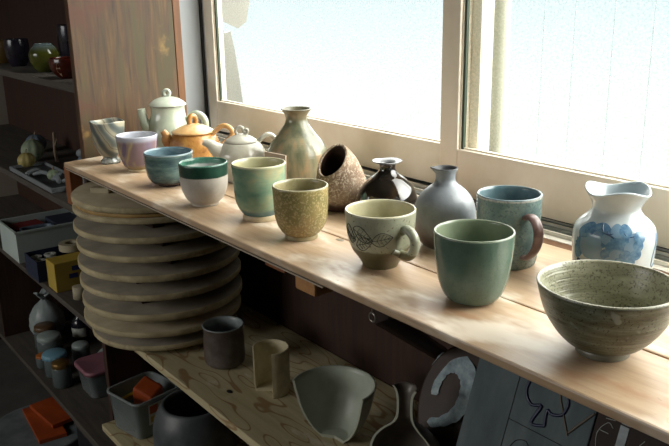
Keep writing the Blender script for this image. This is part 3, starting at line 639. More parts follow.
# tan card standing between cup and vase
q=MB(); q.box((-.029,-.0015,0),(.029,.0015,.0845)); tag(q.build('clay_tile',plain('tan_tile','#b89c7c',.7,c2='#c2a88a',scale=30),None,(-1.166,.755,0),rot=(math.radians(-3),0,.12)),'small flat tan tile standing on edge between the aqua cup and the olive vase','tile')

# ================================================================== TEAPOTS
def ring_pts(c,u,v,ru,rv,a0,a1,n):
    return [tuple(Vector(c)+u*ru*math.cos(a0+(a1-a0)*i/n)+v*rv*math.sin(a0+(a1-a0)*i/n)) for i in range(n+1)]
Zv=Vector((0,0,1))
# tall celadon teapot
M['celadon']=glaze('pale_celadon',[(.35,'#b6c4a8'),(.55,'#c8d2b8'),(.7,'#dadcc4')],30,.15,bmp=.15)
M['celadon_lid']=glaze('pale_celadon_lid',[(.35,'#bfccb2'),(.65,'#dadecb')],30,.12,bands=[],bmp=.15)
M['celadon_rim']=plain('brown_rim_line','#8b7350',.4)
tp=thing('teapot','tall pale celadon teapot with domed lid, at the back left','teapot',(-1.675,.797,0))
pr=[(0,0),(0,.036),(.002,.038)]+spline(prof_cm([(.3,3.9),(2,4.9),(4,5.3),(5.5,5.25),(7,4.9),(8.5,4.35),(9.8,4.0),(11.0,3.85),(11.6,3.95)]),4)+[(.1165,.037),(.1165,0)]
q=MB(); q.lathe(pr,80); q.build('body',M['celadon'],tp)
q=MB(); q.lathe([(.1168,0,1),(.1168,.0385,1),(.1185,.0428,1),(.1195,.0432,0),(.1215,.0425,0),(.127,.037,0),(.133,.028,0),(.1372,.016,0),(.1385,.008,0),(.1385,0,0)],80); lidp=q.build('lid',[M['celadon_lid'],M['celadon_rim']],tp)
q=MB(); q.tube(ring_pts((0,0,.1460),IMR,Zv,.0068,.0072,0,math.tau*15/16,15),.0042,10,closed=True); q.build('knob',M['celadon_lid'],lidp)
sd=-IMR*.96-CAMD*-.28
q=MB(); q.tube(spline([tuple((sd*.036)[:2])+(.050,),tuple((sd*.051)[:2])+(.070,),tuple((sd*.057)[:2])+(.092,),tuple((sd*.060)[:2])+(.113,)],5),[.015,.015,.0148,.0142,.0136,.013,.0124,.0118,.0112,.0106,.0102,.0098,.0095,.0092,.009,.009],16); q.build('spout',M['celadon'],tp)
hd=(IMR*.98+CAMD*.1).normalized()
q=MB(); q.tube(spline([tuple((hd*.044)[:2])+(.074,),tuple((hd*.052)[:2])+(.091,),tuple((hd*.066)[:2])+(.0985,),tuple((hd*.081)[:2])+(.092,),tuple((hd*.088)[:2])+(.076,),tuple((hd*.082)[:2])+(.056,),tuple((hd*.066)[:2])+(.040,),tuple((hd*.046)[:2])+(.032,)],4),.0078,12); q.build('handle',M['celadon'],tp)
# orange teapot
M['orange']=glaze('amber_glaze',[(.3,'#a8680f'),(.5,'#cc8a1e'),(.68,'#e0a63a'),(.8,'#ecc070')],40,.25,speck='#7d5326',speck_scale=250,speck_lim=.6,bmp=.4)
M['orange_lt']=glaze('light_amber_glaze',[(.3,'#d89a3c'),(.5,'#ecb868'),(.7,'#f6d8a4')],26,.16,bmp=.2)
ot=thing('teapot','low amber-orange teapot with a loop-handled lid, in the middle of the three teapots','teapot',(-1.5525,.7955,0))
pr=[(0,0),(0,.040),(.002,.042)]+spline(prof_cm([(.3,4.3),(2,5.3),(4,5.6),(5.3,5.4),(6.3,4.9),(6.9,4.4)]),4)+[(.0695,.042),(.0695,0)]
q=MB(); q.lathe(pr,80); q.build('body',M['orange'],ot)
q=MB(); q.lathe([(.0698,0),(.0698,.043),(.071,.0475),(.0725,.048),(.075,.045),(.079,.037),(.085,.026),(.089,.014),(.0905,.006),(.0905,0)],80,wob=.004); lidp=q.build('lid',M['orange_lt'],ot)
q=MB(); q.tube(ring_pts((0,0,.0955),(IMR*.75+CAMD*-.66).normalized(),Zv,.0085,.0115,-.6,math.pi+.6,14),.0056,10); q.build('knob',M['orange'],lidp)
sd=(-IMR*.99+CAMD*.12).normalized()
q=MB(); q.tube(spline([tuple((sd*.046)[:2])+(.043,),tuple((sd*.058)[:2])+(.054,),tuple((sd*.060)[:2])+(.066,),tuple((sd*.066)[:2])+(.0755,)],5),[.017,.0165,.0155,.0145,.0135,.0125,.0118,.011,.0104,.0098,.0092,.0086,.008,.0075,.007,.0068],16); q.build('spout',M['orange'],ot)
hd=(IMR*.97+CAMD*.2).normalized()
q=MB(); q.tube(spline([tuple((hd*.044)[:2])+(.066,),tuple((hd*.056)[:2])+(.078,),tuple((hd*.070)[:2])+(.086,),tuple((hd*.084)[:2])+(.083,),tuple((hd*.092)[:2])+(.073,),tuple((hd*.088)[:2])+(.062,),tuple((hd*.074)[:2])+(.050,),tuple((hd*.054)[:2])+(.038,)],4),.0055,12); q.build('handle',M['orange_lt'],ot)
# white-grey teapot
M['palegrey']=glaze('pale_grey_glaze',[(.3,'#bdb8a4'),(.5,'#cfcab6'),(.7,'#dcd7c4')],26,.14,bmp=.2)
wt=thing('teapot','pale grey-white teapot with a curled loop knob, right of the amber one','teapot',(-1.338,.790,0))
pr=[(0,0),(0,.034),(.002,.036)]+spline(prof_cm([(.3,3.7),(2,4.5),(4,4.95),(5.8,4.8),(7.0,4.2),(7.8,3.5)]),4)+[(.0785,.033),(.0785,0)]
q=MB(); q.lathe(pr,80); q.build('body',M['palegrey'],wt)
q=MB(); q.lathe([(.0788,0),(.0788,.031),(.080,.0328),(.0812,.0328),(.085,.028),(.090,.019),(.0935,.0095),(.095,.004),(.095,0)],64); lidp=q.build('lid',M['palegrey'],wt)
q=MB(); q.tube(spline([tuple((IMR*x_)[:2])+(z_,) for x_,z_ in ((-.007,.092),(-.010,.101),(-.004,.1085),(.004,.107),(.006,.100),(.010,.0955),(.014,.099),(.0125,.1035),(.008,.1025))],4),.0033,10); q.build('knob',M['palegrey'],lidp)
sd=(-IMR*.98+CAMD*.2).normalized()
q=MB(); q.tube(spline([tuple((sd*.036)[:2])+(.055,),tuple((sd*.050)[:2])+(.066,),tuple((sd*.062)[:2])+(.077,),tuple((sd*.076)[:2])+(.0815,)],5),[.019,.0185,.018,.017,.016,.0148,.0135,.0124,.0114,.0105,.0096,.0088,.008,.007,.006,.0052],16); q.build('spout',M['palegrey'],wt)
hd=(IMR*.9+CAMD*-.43).normalized()
q=MB(); q.tube(spline([tuple((hd*.036)[:2])+(.074,),tuple((hd*.046)[:2])+(.084,),tuple((hd*.058)[:2])+(.0885,),tuple((hd*.070)[:2])+(.083,),tuple((hd*.074)[:2])+(.070,),tuple((hd*.066)[:2])+(.056,),tuple((hd*.048)[:2])+(.046,)],4),.0048,12); q.build('handle',M['palegrey'],wt)

TONE = (1.0, 0.0)
# ================================================================== THINGS ON THE LOWER BOARD
ZL=-.40
def at(o_,z): o_.location.z=z+ZS; return o_
M['darkcup']=glaze('dark_grey_brown_clay',[(.3,'#40342e'),(.5,'#534a44'),(.7,'#6a6460')],20,.4,bmp=.5)
M['darkcup_in']=glaze('dark_cup_inner',[(.35,'#6c7678'),(.65,'#8a9494')],20,.35)
pr,o=hollow([(0,3.1),(.4,3.8),(1.2,4.3),(3.5,4.35),(6,4.3),(7.5,4.15),(8.3,4.2),(9.0,4.4)],.004); q=MB(); q.lathe(pr,72,wob=.004)
dc=q.build('clay_cup',[M['darkcup'],M['darkcup_in']],None,(-1.359,.735,ZL)); tag(dc,'dark grey-brown clay cup on the lower board beside the round board stack','cup')
# cut cylinder shard
M['shard']=glaze('bisque_shard',[(.3,'#a89f80'),(.5,'#bdb494'),(.7,'#cac2a4')],30,.6,bmp=.4,rings=5)
def part_cyl(prof_o,t,a0,a1,seg=48):
    q=MB(); inner=[(z,r-t) for z,r in prof_o]
    pr=[(0,0.0005)]+[(z,r) for z,r in prof_o]+[(prof_o[-1][0]+.0006,prof_o[-1][1]-t/2)]+[(z if z>.006 else .006,r) for z,r in reversed(inner)]+[(.006,.0005)]
    q.lathe(pr,seg,a0=a0,a1=a1)
    for a in (a0,a1):
        cs,sn=math.cos(a),math.sin(a)
        P=[(r*cs,r*sn,z) for z,r in prof_o]; I=[(max(r-t,.0004)*cs,max(r-t,.0004)*sn,max(z,.006)) for z,r in prof_o]
        for i in range(len(P)-1): q.face([P[i],P[i+1],I[i+1],I[i]],1)
        q.face([(0,0,0),P[0],I[0],(0,0,.006)],1)
    return q
q=part_cyl(spline(prof_cm([(0,3.3),(1.5,3.55),(4,3.6),(7,3.6),(9.6,3.65)]),3),.003,A_C+.12,A_C+4.70)
sh=q.build('cut_cylinder_shard',[M['shard'],M['shard']],None,(-1.191,.746,ZL)); tag(sh,'buff clay cylinder cut open down its side, on the lower board','pottery piece')
# cut bowl
M['cutbowl']=glaze('pale_cut_bowl',[(.3,'#98a092'),(.5,'#aab2a4'),(.7,'#b6bdb0')],10,.4,bmp=.2)
M['cutedge']=plain('cut_clay_edge','#a5a898',.6)
q=part_cyl(spline(prof_cm([(0,2.3),(.6,2.9),(1.6,4.0),(3.5,5.3),(6,6.4),(10.6,7.5)]),4),.004,A_R-.85,A_R+math.pi-.25)
cb=q.build('cut_bowl_section',[M['cutbowl'],M['cutedge']],None,(-.975,.736,ZL)); tag(cb,'pale grey bowl cut away in front showing its inside, on the lower board','pottery piece')
# cut bottle
M['cutbot']=glaze('cut_bottle_outer',[(.3,'#4d4844'),(.5,'#625c56'),(.7,'#766f67')],20,.4)
bo=spline(prof_cm([(0,4.6),(2,5.8),(4.5,6.3),(7,5.7),(9,4.2),(10.5,2.5),(12,1.55),(14.5,1.4),(16.2,1.6),(17.2,2.15)]),4)
q=part_cyl(bo,.0042,A_R-.60,A_R+math.pi-.55)
cbt=q.build('cut_bottle_section',[M['cutbot'],M['cutedge']],None,(-.797,.740,ZL)); tag(cbt,'brown-grey bottle sliced open lengthwise showing its pale cut wall','pottery piece')
# plate with brushed swirl leaning on the joist
def lean(x,y0,z0,tilt,rz=0): return Matrix.Translation((x,y0,z0))@Matrix.Rotation(rz,4,'Z')@Matrix.Rotation(-tilt,4,'X')
TILT=math.atan(.35)
M['swirlbg']=glaze('dark_brown_plate',[(.3,'#24160e'),(.6,'#38261a'),(.8,'#4a3c2e')],16,.6)
M['swirl']=glaze('pale_slip',[(.3,'#5f7076'),(.5,'#8598a0'),(.7,'#a5b5b8')],60,.55,stretch=(1,1,1))
sw=thing('plate','dark brown plate with a pale brushed swirl, leaning under the bench','plate',(-.728,.800,ZL))
sw.rotation_euler=(math.radians(90)-TILT,0,0)
q=MB(); R_=.120
q.lathe([(-.004,0),(-.004,.05),(0,.055),(.006,.085),(.014,R_),(.0165,R_),(.0165,R_-.003),(.009,.085),(.004,.055),(.003,0)],72,(0,.120,0)); dish=q.build('dish',M['swirlbg'],sw)
def ribbon(q,pts,wid,lift,mat=0):
    n=len(pts)
    L=[];Rr=[]
    for i,(x,y) in enumerate(pts):
        t=Vector((pts[min(i+1,n-1)][0]-pts[max(i-1,0)][0],pts[min(i+1,n-1)][1]-pts[max(i-1,0)][1])).normalized(); w_=wid[i] if isinstance(wid,list) else wid
        nrm=Vector((-t.y,t.x)); L.append((x+nrm.x*w_,y+nrm.y*w_)); Rr.append((x-nrm.x*w_,y-nrm.y*w_))
    rows=[]
    for i in range(n): rows.append([(L[i][0],L[i][1],lift),(pts[i][0],pts[i][1],lift+.0012),(Rr[i][0],Rr[i][1],lift)])
    q.quad_grid(rows,False,mat)
pts=spline([(x_-.066,y_*.95+.008) for x_,y_ in ((-.030,.120),(-.034,.150),(-.022,.180),(.004,.192),(.030,.176),(.036,.145),(.026,.110),(-.002,.082),(-.035,.068))],5)
n_=len(pts); q=MB(); ribbon(q,pts,[.0075+.0115*math.sin(math.pi*min(1,(i/n_)*1.15)**.7)+.001*math.sin(i*2.1) for i in range(n_)],.012)
q.build('swirl',M['swirl'],dish)
# big grey slab with scratched drawings
M['slab']=glaze('grey_slab',[(.3,'#3f4b50'),(.5,'#4f5c60'),(.7,'#636f72')],8,.75,stretch=(3,1,1),bmp=.3)
M['line_dk']=plain('scratched_line','#1d1f22',.6); M['line_blue']=plain('dark_blue_brushline','#1f2747',.4); M['line_br']=plain('brown_brushline','#5d5449',.5)
sb=thing('ceramic_slab','large blue-grey ceramic slab with tile drawings leaning under the bench','ceramic slab',(-.657,.6535,ZL))
sb.rotation_euler=(math.radians(90)-TILT,0,0)
# local: x right, y up the slab, z toward viewer
S=math.sqrt(1+.35**2)
q=MB(); q.box((0,0,-.010),(.187,.355,0)); slabp=q.build('slab',M['slab'],sb,bevel=.0015)
def sy(z): return (z-ZL)*S      # relative z -> slab y
q=MB()
def line2(q,pts,r,mat=0,z=.0004): q.tube([(x,y,z) for x,y in pts],r,5,mat=mat,flat=1)
line2(q,[(.071,0),(.071,.355)],.0005); line2(q,[(.071,sy(-.180)),(.187,sy(-.180))],.0005)
q.build('tile_line',M['line_dk'],slabp)
M_=dict(club=[],)
def px_to_slab(px,py):
    # plan a point of the drawing by proportions measured on the slab face
    return px,py
cx,cy=.119,sy(-.140)
club=[(.006,-.030),(-.014,-.034),(-.005,-.008),(-.020,-.012),(-.032,.000),(-.030,.018),(-.016,.024),(-.006,.020)]
clubR=[(.006,-.030),(.004,-.010),(.012,-.012),(.026,-.006),(.030,.010),(.022,.022)]
q=MB(); line2(q,[(cx+a,cy+b_) for a,b_ in spline(club,4)],.0021); line2(q,[(cx+a,cy+b_) for a,b_ in spline(clubR,4)],.0021)
line2(q,[(cx-.014,cy-.034),(cx-.008,cy-.012)],.0021); q.build('club_drawing',M['line_blue'],slabp)
q=MB(); line2(q,[(cx+.012,cy+.030),(cx+.018,cy+.010),(cx+.040,cy-.028)],.0014); line2(q,[(cx+.040,cy-.024),(cx+.066,cy+.012)],.0017); q.build('crossed_strokes',M['line_br'],slabp)
cx,cy=.112,sy(-.213)
cloud=[(-.022,-.030),(-.030,-.010),(-.022,.012),(-.006,.018),(.004,.006),(.014,.014),(.030,.008),(.034,-.010),(.026,-.030)]
q=MB(); line2(q,[(cx+a,cy+b_) for a,b_ in spline(cloud,4)],.0006); line2(q,[(cx+a,cy+b_) for a,b_ in spline([(-.006,-.002),(.004,-.008),(.010,-.02)],4)],.0006); q.build('cloud_drawing',M['line_dk'],slabp)
# bamboo tile
M['darktile']=glaze('dark_brown_tile',[(.3,'#1c100b'),(.6,'#291811'),(.8,'#332016')],16,.75)
M['bamboo_line']=plain('white_scratched_line','#9fa4a0',.6); M['bamboo']=glaze('grey_bamboo_slip',[(.3,'#59676d'),(.7,'#7f8d90')],40,.4)
bt=thing('ceramic_slab','dark brown ceramic slab with a scratched bamboo drawing, right of the grey slab','ceramic slab',(-.4685,.6535,ZL))
bt.rotation_euler=(math.radians(90)-TILT,0,0)
q=MB(); q.box((0,0,-.010),(.22,.355,0)); slab2=q.build('slab',M['darktile'],bt,bevel=.0015)
q=MB(); by=sy(-.19)
for k_ in range(5): q.box((.030+k_*.0006,by-.060+k_*.032,-.0005),(.041+k_*.0006,by-.030+k_*.032,.0008))
q.build('bamboo_stem',M['bamboo'],slab2)
q=MB()
for pth in ([(.012,.02),(.006,.045),(.016,.062),(.024,.058)],[(.008,.05),(.020,.05)],[(.012,.066),(.024,.068)],[(.046,.03),(.058,.05),(.064,.06)],[(.046,.03),(.060,.042)],[(.066,.046),(.080,.052),(.100,.05)],[(.080,.052),(.090,.036),(.086,.02)],[(.080,.052),(.105,.038)],[(.088,.05),(.104,.02),(.112,-.01)],[(.012,.02),(.010,-.02),(.014,-.06)],[(.11,.05),(.13,.03),(.15,.03)]):
    line2(q,[(a,by+b_) for a,b_ in spline(pth,4)],.0005)
q.build('leaf_lines',M['bamboo_line'],slab2)

# ================================================================== BOTTOM BOARD
Z2=-.70
M['tub']=clear_plastic('milky_clear_plastic','#c6cfd0',.32)
def round_rect(hx,hy,r,n=5):
    P=[]
    for cx_,cy_,a0 in ((hx-r,hy-r,0),(-hx+r,hy-r,math.pi/2),(-hx+r,-hy+r,math.pi),(hx-r,-hy+r,1.5*math.pi)):
        for i in range(n+1): P.append((cx_+r*math.cos(a0+math.pi/2*i/n),cy_+r*math.sin(a0+math.pi/2*i/n)))
    return P
def tub(q,hx,hy,h,t=.0018,taper=.9,r=.02,mat=0,rim=.004):
    def row(s,z,off=0): return [(x*s+ (off if x>0 else -off)*0,y*s,z) for x,y in round_rect(hx,hy,r)]
    def sc_(d,z,s): return [(x*s*(1-d/hx),y*s*(1-d/hy),z) for x,y in round_rect(hx,hy,r)]
    n=len(round_rect(hx,hy,r))
    rows=[[(0,0,0)]*n,sc_(0,0,taper*.97),sc_(0,.004,taper),sc_(0,h-.006,1),sc_(-rim,h-.006,1),sc_(-rim,h,1),sc_(0,h,1),sc_(t,h,1),sc_(t,h-.008,1),sc_(t,.005,taper),sc_(t,.0025,taper*.95),[(0,0,.0025)]*n]
    q.quad_grid(rows,True,mat)
tb=thing('storage_tub','clear plastic tub holding an orange packet, on the bottom board','tub',(-1.722,.692,Z2),.2)
q=MB(); tub(q,.066,.068,.105); q.build('tub',M['tub'],tb)
q=MB(); q.box((.0,-.035,-.026),(.0008,.022,.03),0); q.box((.0008,-.032,.004),(.0013,-.008,.026),1); q.box((.0008,-.006,-.022),(.0013,.019,.012),2); q.box((.0008,-.030,-.020),(.0013,-.010,-.004),3)
q.build('sticker',[plain('sticker_white','#c9c9c2',.5),plain('sticker_orange','#b4531c',.5),plain('sticker_blue','#2c5f92',.5),plain('sticker_yellow','#b59a3a',.5)],tb,(.0655,0,.062),rot=(0,math.radians(3.5),0))
M['orangepk']=plain('orange_packet','#a0461a',.5,c2='#883a16',scale=20); M['yellowpk']=plain('yellow_packet','#a8902c',.5)
q=MB(); q.box((-.030,-.026,-.035),(.030,.026,.035)); tag(q.build('orange_packet',M['orangepk'],None,(-1.714,.700,Z2+.0845),bevel=.006,rot=(.35,.35,.5)),'orange packet standing inside the clear tub','packet')
q=MB(); q.box((-.016,-.05,-.004),(.016,.05,.004)); tag(q.build('yellow_packet',M['yellowpk'],None,(-1.757,.688,Z2+.075),bevel=.002,rot=(.1,-.9,.1)),'yellow packet tucked left of the orange one in the clear tub','packet')
M['darkpot']=glaze('dark_grey_pot',[(.3,'#3b4146'),(.5,'#4b5155'),(.7,'#5d6366')],20,.45,bmp=.4)
pr,o=hollow([(0,6.5),(2,8.4),(6,9.6),(10,9.7),(13,9.2),(15.2,8.2),(16,7.7)],.014,.01); q=MB(); q.lathe(pr,80,wob=.003)
tag(q.build('stoneware_pot',[M['darkpot'],M['darkpot']],None,(-1.475,.710,Z2)),'large dark grey stoneware pot beside the clear tub on the bottom board','pot')

# ================================================================== LEFT RACK CONTENTS
# upper shelf
Zt=.165
M['redbowl']=glaze('red_lacquer',[(.35,'#33100b'),(.65,'#4c1a10')],20,.2); M['petal']=plain('cream_petal','#b09a78',.4)
pr,o=hollow([(0,2.2),(.8,3.2),(2.2,4.3),(3.8,4.7),(5.0,4.6)],.003); q=MB(); q.lathe(pr,56)
for k_ in range(7):
    a_=A_C+.15-k_*.42
    ring=[surf(o,a_+.13*math.sin(math.pi*t_)*sg,.006+.036*t_,.0004) for sg,ts in ((1,[0,.2,.4,.6,.8,1]),(-1,[.8,.6,.4,.2])) for t_ in ts]
    if k_%3==1: q.face(ring,2,True)
tag(q.build('bowl',[M['redbowl'],M['redbowl'],M['petal']],None,(-2.010,.692,Zt)),'dark red bowl with cream petals on the upper rack shelf beside the panel','bowl')
M['ygreen']=glaze('yellow_green_glaze',[(.35,'#34370f'),(.6,'#4d501c'),(.75,'#5b6448')],14,.15,bands=[(.066,'#5d6a6c',.012)])
pr,o=hollow([(0,2.0),(1,3.0),(3,3.9),(5,4.0),(6.4,3.4),(7.2,2.6),(7.6,2.3)],.003); q=MB(); q.lathe(pr,48); tag(q.build('jar',[M['ygreen'],M['ygreen']],None,(-2.235,.705,Zt)),'yellow-green round jar left of the red bowl on the upper rack shelf','jar')
M['dkgreen']=glaze('dark_green_bottle',[(.35,'#2a3020'),(.65,'#4c5638')],20,.12)
pr,o=hollow([(0,2.4),(4,3.2),(8,3.0),(11,1.6),(13,1.1),(16,1.1),(17,1.5)],.002); q=MB(); q.lathe(pr,40); tag(q.build('bottle',[M['dkgreen'],M['dkgreen']],None,(-2.17,.80,Zt)),'dark green bottle behind the yellow-green jar on the upper shelf','bottle')
M['dkjug']=glaze('dark_jug',[(.35,'#17151c'),(.65,'#282430')],20,.2)
jg=thing('jug','small dark jug with a loop handle behind the red bowl','jug',(-2.075,.80,Zt))
pr,o=hollow([(0,2.6),(3,3.4),(6,3.0),(8,2.2),(9.5,2.6)],.003); q=MB(); q.lathe(pr,40); q.build('body',[M['dkjug'],M['dkjug']],jg)
q=MB(); q.tube(spline([(.02,.01,.085),(.035,.014,.09),(.045,.018,.075),(.036,.014,.05),(.028,.011,.04)],4),.004,8); q.build('handle',M['petal'],jg)
M['ochre']=glaze('dark_ochre',[(.35,'#3a2d14'),(.65,'#57431d')],16,.3)
for x_,y_,h_,r_,m_,lb_ in ((-2.66,.72,7,4.6,'ochre','dark ochre pot at the left end of the upper rack shelf'),(-2.50,.71,8,3.6,'dkjug','dark violet cup between the ochre pot and the yellow-green jar'),(-2.36,.83,12,4.0,'dkjug','tall dark vase at the back of the upper rack shelf')):
    pr,o=hollow([(0,r_*.6),(h_*.3,r_*.9),(h_*.7,r_),(h_,r_*.95)],.003); q=MB(); q.lathe(pr,40); tag(q.build('pot',[M[m_],M[m_]],None,(x_,y_,Zt)),lb_,'pot')
# middle shelf
Zm=-.15
M['gourdg']=glaze('pale_green_gourd',[(.35,'#6b7a64'),(.65,'#8c987e')],14,.5); M['gourdy']=glaze('yellow_gourd',[(.35,'#8c804c'),(.65,'#a89a62')],14,.5); M['gr_blue']=glaze('grey_blue_clay',[(.35,'#49586a'),(.65,'#6d7b86')],14,.5)
M['twig']=plain('dry_twig','#7a6a58',.8); M['maroon']=plain('maroon_clay','#4a2330',.5); M['greyclay']=plain('grey_clay','#6c7478',.7,c2='#7f878a',scale=40)
def gourd(name,lab,x,y,r,m,h=.9,lobes=8,amp=.05,stem=True,z=Zm):
    t=thing(name,lab,'ornament',(x,y,z)); q=MB()
    pr=[(r*h*(1-math.cos(math.pi*i/16)),r*math.sin(math.pi*i/16)) for i in range(17)]
    q.lathe(pr,48,fn=lambda a_,b_,c_,an,k:(a_*(1+amp*math.cos(lobes*an)),b_*(1+amp*math.cos(lobes*an)),c_)); q.build('body',m,t)
    if stem:
        q=MB(); q.tube([(0,0,2*r*h-.002),(.002,.001,2*r*h+.006),(.006,.002,2*r*h+.011)],[.003,.0025,.002],8); q.build('stem',M['twig'],t)
    return t
gourd('gourd_ornament','pale green ribbed gourd ornament on the middle rack shelf',-2.595,.745,.036,M['gourdg'],1.0)
gourd('gourd_ornament','yellow round gourd ornament in front of the pale green one',-2.50,.695,.027,M['gourdy'],.9)
gourd('gourd_ornament','small grey-green round ornament on the tray at the middle shelf',-2.265,.70,.018,M['gourdg'],.9)
gourd('gourd_ornament','maroon round ornament next to the tall side panel on the middle shelf',-2.08,.82,.026,M['maroon'],.8)
gourd('gourd_ornament','dark blue lump ornament at the left back of the middle shelf',-2.74,.80,.035,M['gr_blue'],.9)
def figurine(lab,x,y,s,m,m2):
    t=thing('figurine',lab,'figurine',(x,y,Zm)); q=MB(); q.lathe([(0,0),(0,.016*s),(.006*s,.018*s),(.02*s,.014*s),(.034*s,.009*s),(.040*s,.006*s),(.040*s,0)],32); fb=q.build('body',m,t)
    q=MB(); q.lathe([(.038*s+.010*s*(1-math.cos(math.pi*i/10)),.011*s*math.sin(math.pi*i/10)) for i in range(11)],24); q.build('head',m2,t)
    q=MB(); q.tube(spline([(0,-.012*s,.030*s),(.006*s,-.022*s,.022*s),(.004*s,-.024*s,.012*s)],3),.004*s,8); q.build('arm',m,fb)
    q=MB(); q.tube(spline([(0,.012*s,.030*s),(.006*s,.022*s,.022*s),(.004*s,.024*s,.012*s)],3),.004*s,8); q.build('arm',m,fb)
figurine('small blue-grey clay figurine standing on the middle rack shelf',-2.30,.80,1.3,M['gr_blue'],M['greyclay'])
figurine('small grey clay figurine right of the blue one on the middle shelf',-2.14,.76,1.0,M['greyclay'],M['gr_blue'])
tw=thing('twig','dry forked twig standing between the gourd ornaments','twig',(-2.535,.80,Zm)); q=MB()
q.tube(spline([(0,0,0),(.004,-.004,.03),(-.004,0,.06),(-.012,.004,.095)],3),[.005]*9+[.003],8); q.tube([(-.002,0,.05),(.012,.004,.075)],[.004,.002],8); q.build('stem',M['twig'],tw)
# tray with a pale rim, clay scraps on it
ty=thing('tray','dark flat tray with a pale rim near the front of the middle rack shelf','tray',(-2.30,.695,Zm))
q=MB(); q.box((-.19,-.05,.0003),(.19,.05,.005)); q.build('base',plain('tray_dark','#2c3034',.6),ty)
q=MB(); q.box((-.195,-.055,.0003),(.195,-.050,.014)); q.box((-.195,.050,.0003),(.195,.055,.014)); q.box((-.195,-.050,.0003),(-.190,.050,.014)); q.box((.190,-.050,.0003),(.195,.050,.014)); q.build('rim',plain('tray_rim','#70767a',.5),ty,bevel=.001)
for k_,(x_,y_) in enumerate(((-2.20,.685),(-2.17,.72),(-2.26,.71),(-2.31,.68),(-2.36,.67),(-2.06,.70),(-2.03,.73),(-2.10,.69))):
    z_=Zm+(.0052 if x_<-2.10 else .0) ; q=MB(); a_=k_*1.3
    q.tube(spline([(-.026*math.cos(a_),-.026*math.sin(a_),.008),(0,.004,.014),(.026*math.cos(a_),.026*math.sin(a_),.008)],4),[.006,.007,.0078,.008,.008,.0078,.007,.0065,.006],8,flat=.8)
    tag(q.build('clay_scrap',M['greyclay'],None,(x_,y_,z_)),['curved grey clay scrap at the right end of the tray, nearer the edge','curved grey clay scrap at the back right corner of the tray','grey clay scrap in the middle of the tray behind the small gourd','grey clay scrap at the front middle of the tray','leftmost grey clay scrap on the tray','grey clay scrap on the bare shelf just right of the tray','grey clay scrap rearmost of those right of the tray','grey clay scrap between the tray and the side panel'][k_],'clay scrap')
# shelf 3
Z3=-.46
M['crate']=plain('grey_white_plastic','#a9b8b6',.5,c2='#b4c1be',scale=8)
ct=thing('crate','white open plastic crate on the rack shelf below the gourds','crate',(-2.608,.760,Z3))
def open_box(q,hx,hy,h,t=.003):
    q.box((-hx,-hy,0),(hx,hy,t)); q.box((-hx,-hy,t),(hx,-hy+t,h)); q.box((-hx,hy-t,t),(hx,hy,h)); q.box((-hx,-hy+t,t),(-hx+t,hy-t,h)); q.box((hx-t,-hy+t,t),(hx,hy-t,h))
q=MB(); open_box(q,.095,.125,.105); q.build('shell',M['crate'],ct)
q=MB(); q.box((-.099,-.129,.098),(-.095,.129,.105)); q.box((.095,-.129,.098),(.099,.129,.105)); q.box((-.095,-.129,.098),(.095,-.125,.105)); q.box((-.095,.125,.098),(.095,.129,.105)); q.build('lip',M['crate'],ct)
q=MB(); q.box((-.04,-.05,0),(.04,.05,.085)); tag(q.build('red_box',plain('red_card','#6a1e1c',.6),None,(-2.650,.71,Z3+.004),bevel=.002,rot=(0,0,.1)),'dark red box inside the white crate','box')
q=MB(); tub(q,.038,.05,.09,.003,.9,.02); tag(q.build('grey_tub',M['gr_blue'],None,(-2.560,.72,Z3+.004)),'grey-blue tub inside the white crate','tub')
q=MB(); q.box((-.085,-.045,0),(.085,.045,.088)); tag(q.build('navy_packet',plain('navy_card','#232a3c',.6),None,(-2.608,.83,Z3+.004),bevel=.002),'dark navy packet at the back of the white crate','packet')
nb=thing('box','open navy blue box holding white rolls, right of the white crate','box',(-2.350,.712,Z3))
q=MB(); open_box(q,.060,.085,.065); q.build('shell',plain('navy_board','#1d2740',.5),nb)
M['cream']=plain('cream_roll','#a29a82',.7); M['whitep']=plain('white_paper','#a8aba6',.6)
def roll(lab,x,y,z,r,h,rot=(0,0,0),m=None,name='tape_roll',g=None):
    q=MB(); q.lathe([(0,r*.5),(0,r),(h,r),(h,r*.5),(0,r*.5)],36,smooth=False); o_=q.build(name,m or M['cream'],None,(x,y,z),rot=rot); tag(o_,lab,'roll',g); return o_
roll('large cream tape roll resting on top in the navy box',-2.350,.755,Z3+.0652,.038,.022)
for k_,(x_,y_) in enumerate(((-2.380,.652),(-2.335,.650),(-2.380,.695),(-2.325,.692))): roll(['white paper roll in the front left corner of the navy box','white paper roll in the front of the navy box nearest the yellow carton','white paper roll in the second row, left side of the navy box','white paper roll in the second row, right side of the navy box'][k_],x_,y_,Z3+.0035,.018,.052,(0,0,0),M['whitep'],'paper_roll','white rolls in the navy box')
M['yel']=plain('yellow_card','#a89036',.6,c2='#b29a44',scale=12); M['yel_dk']=plain('orange_yellow_card','#8b6a30',.6)
PR=[plain('print_blue','#27356c',.5),plain('print_orange','#a8552c',.5),plain('print_white','#9c9c90',.5)]
def ybox(lab,x,y,z,sx,sy_,sz,rz,m,marks):
    t=thing('carton',lab,'box',(x,y,z),rz); q=MB(); q.box((-sx,-sy_,0),(sx,sy_,sz)); bp=q.build('box',m,t,bevel=.0015)
    for a_,b_,mi in marks:
        q=MB(); q.box(a_,b_); q.build('print_mark',PR[mi],bp)
    return t
ybox('yellow carton with dark blue marks at the shelf front edge',-2.205,.700,Z3,.036,.060,.088,.0,M['yel'],[((.0355,-.010,.058),(.0366,.018,.072),0),((.0355,-.020,.036),(.0366,.006,.050),0)])
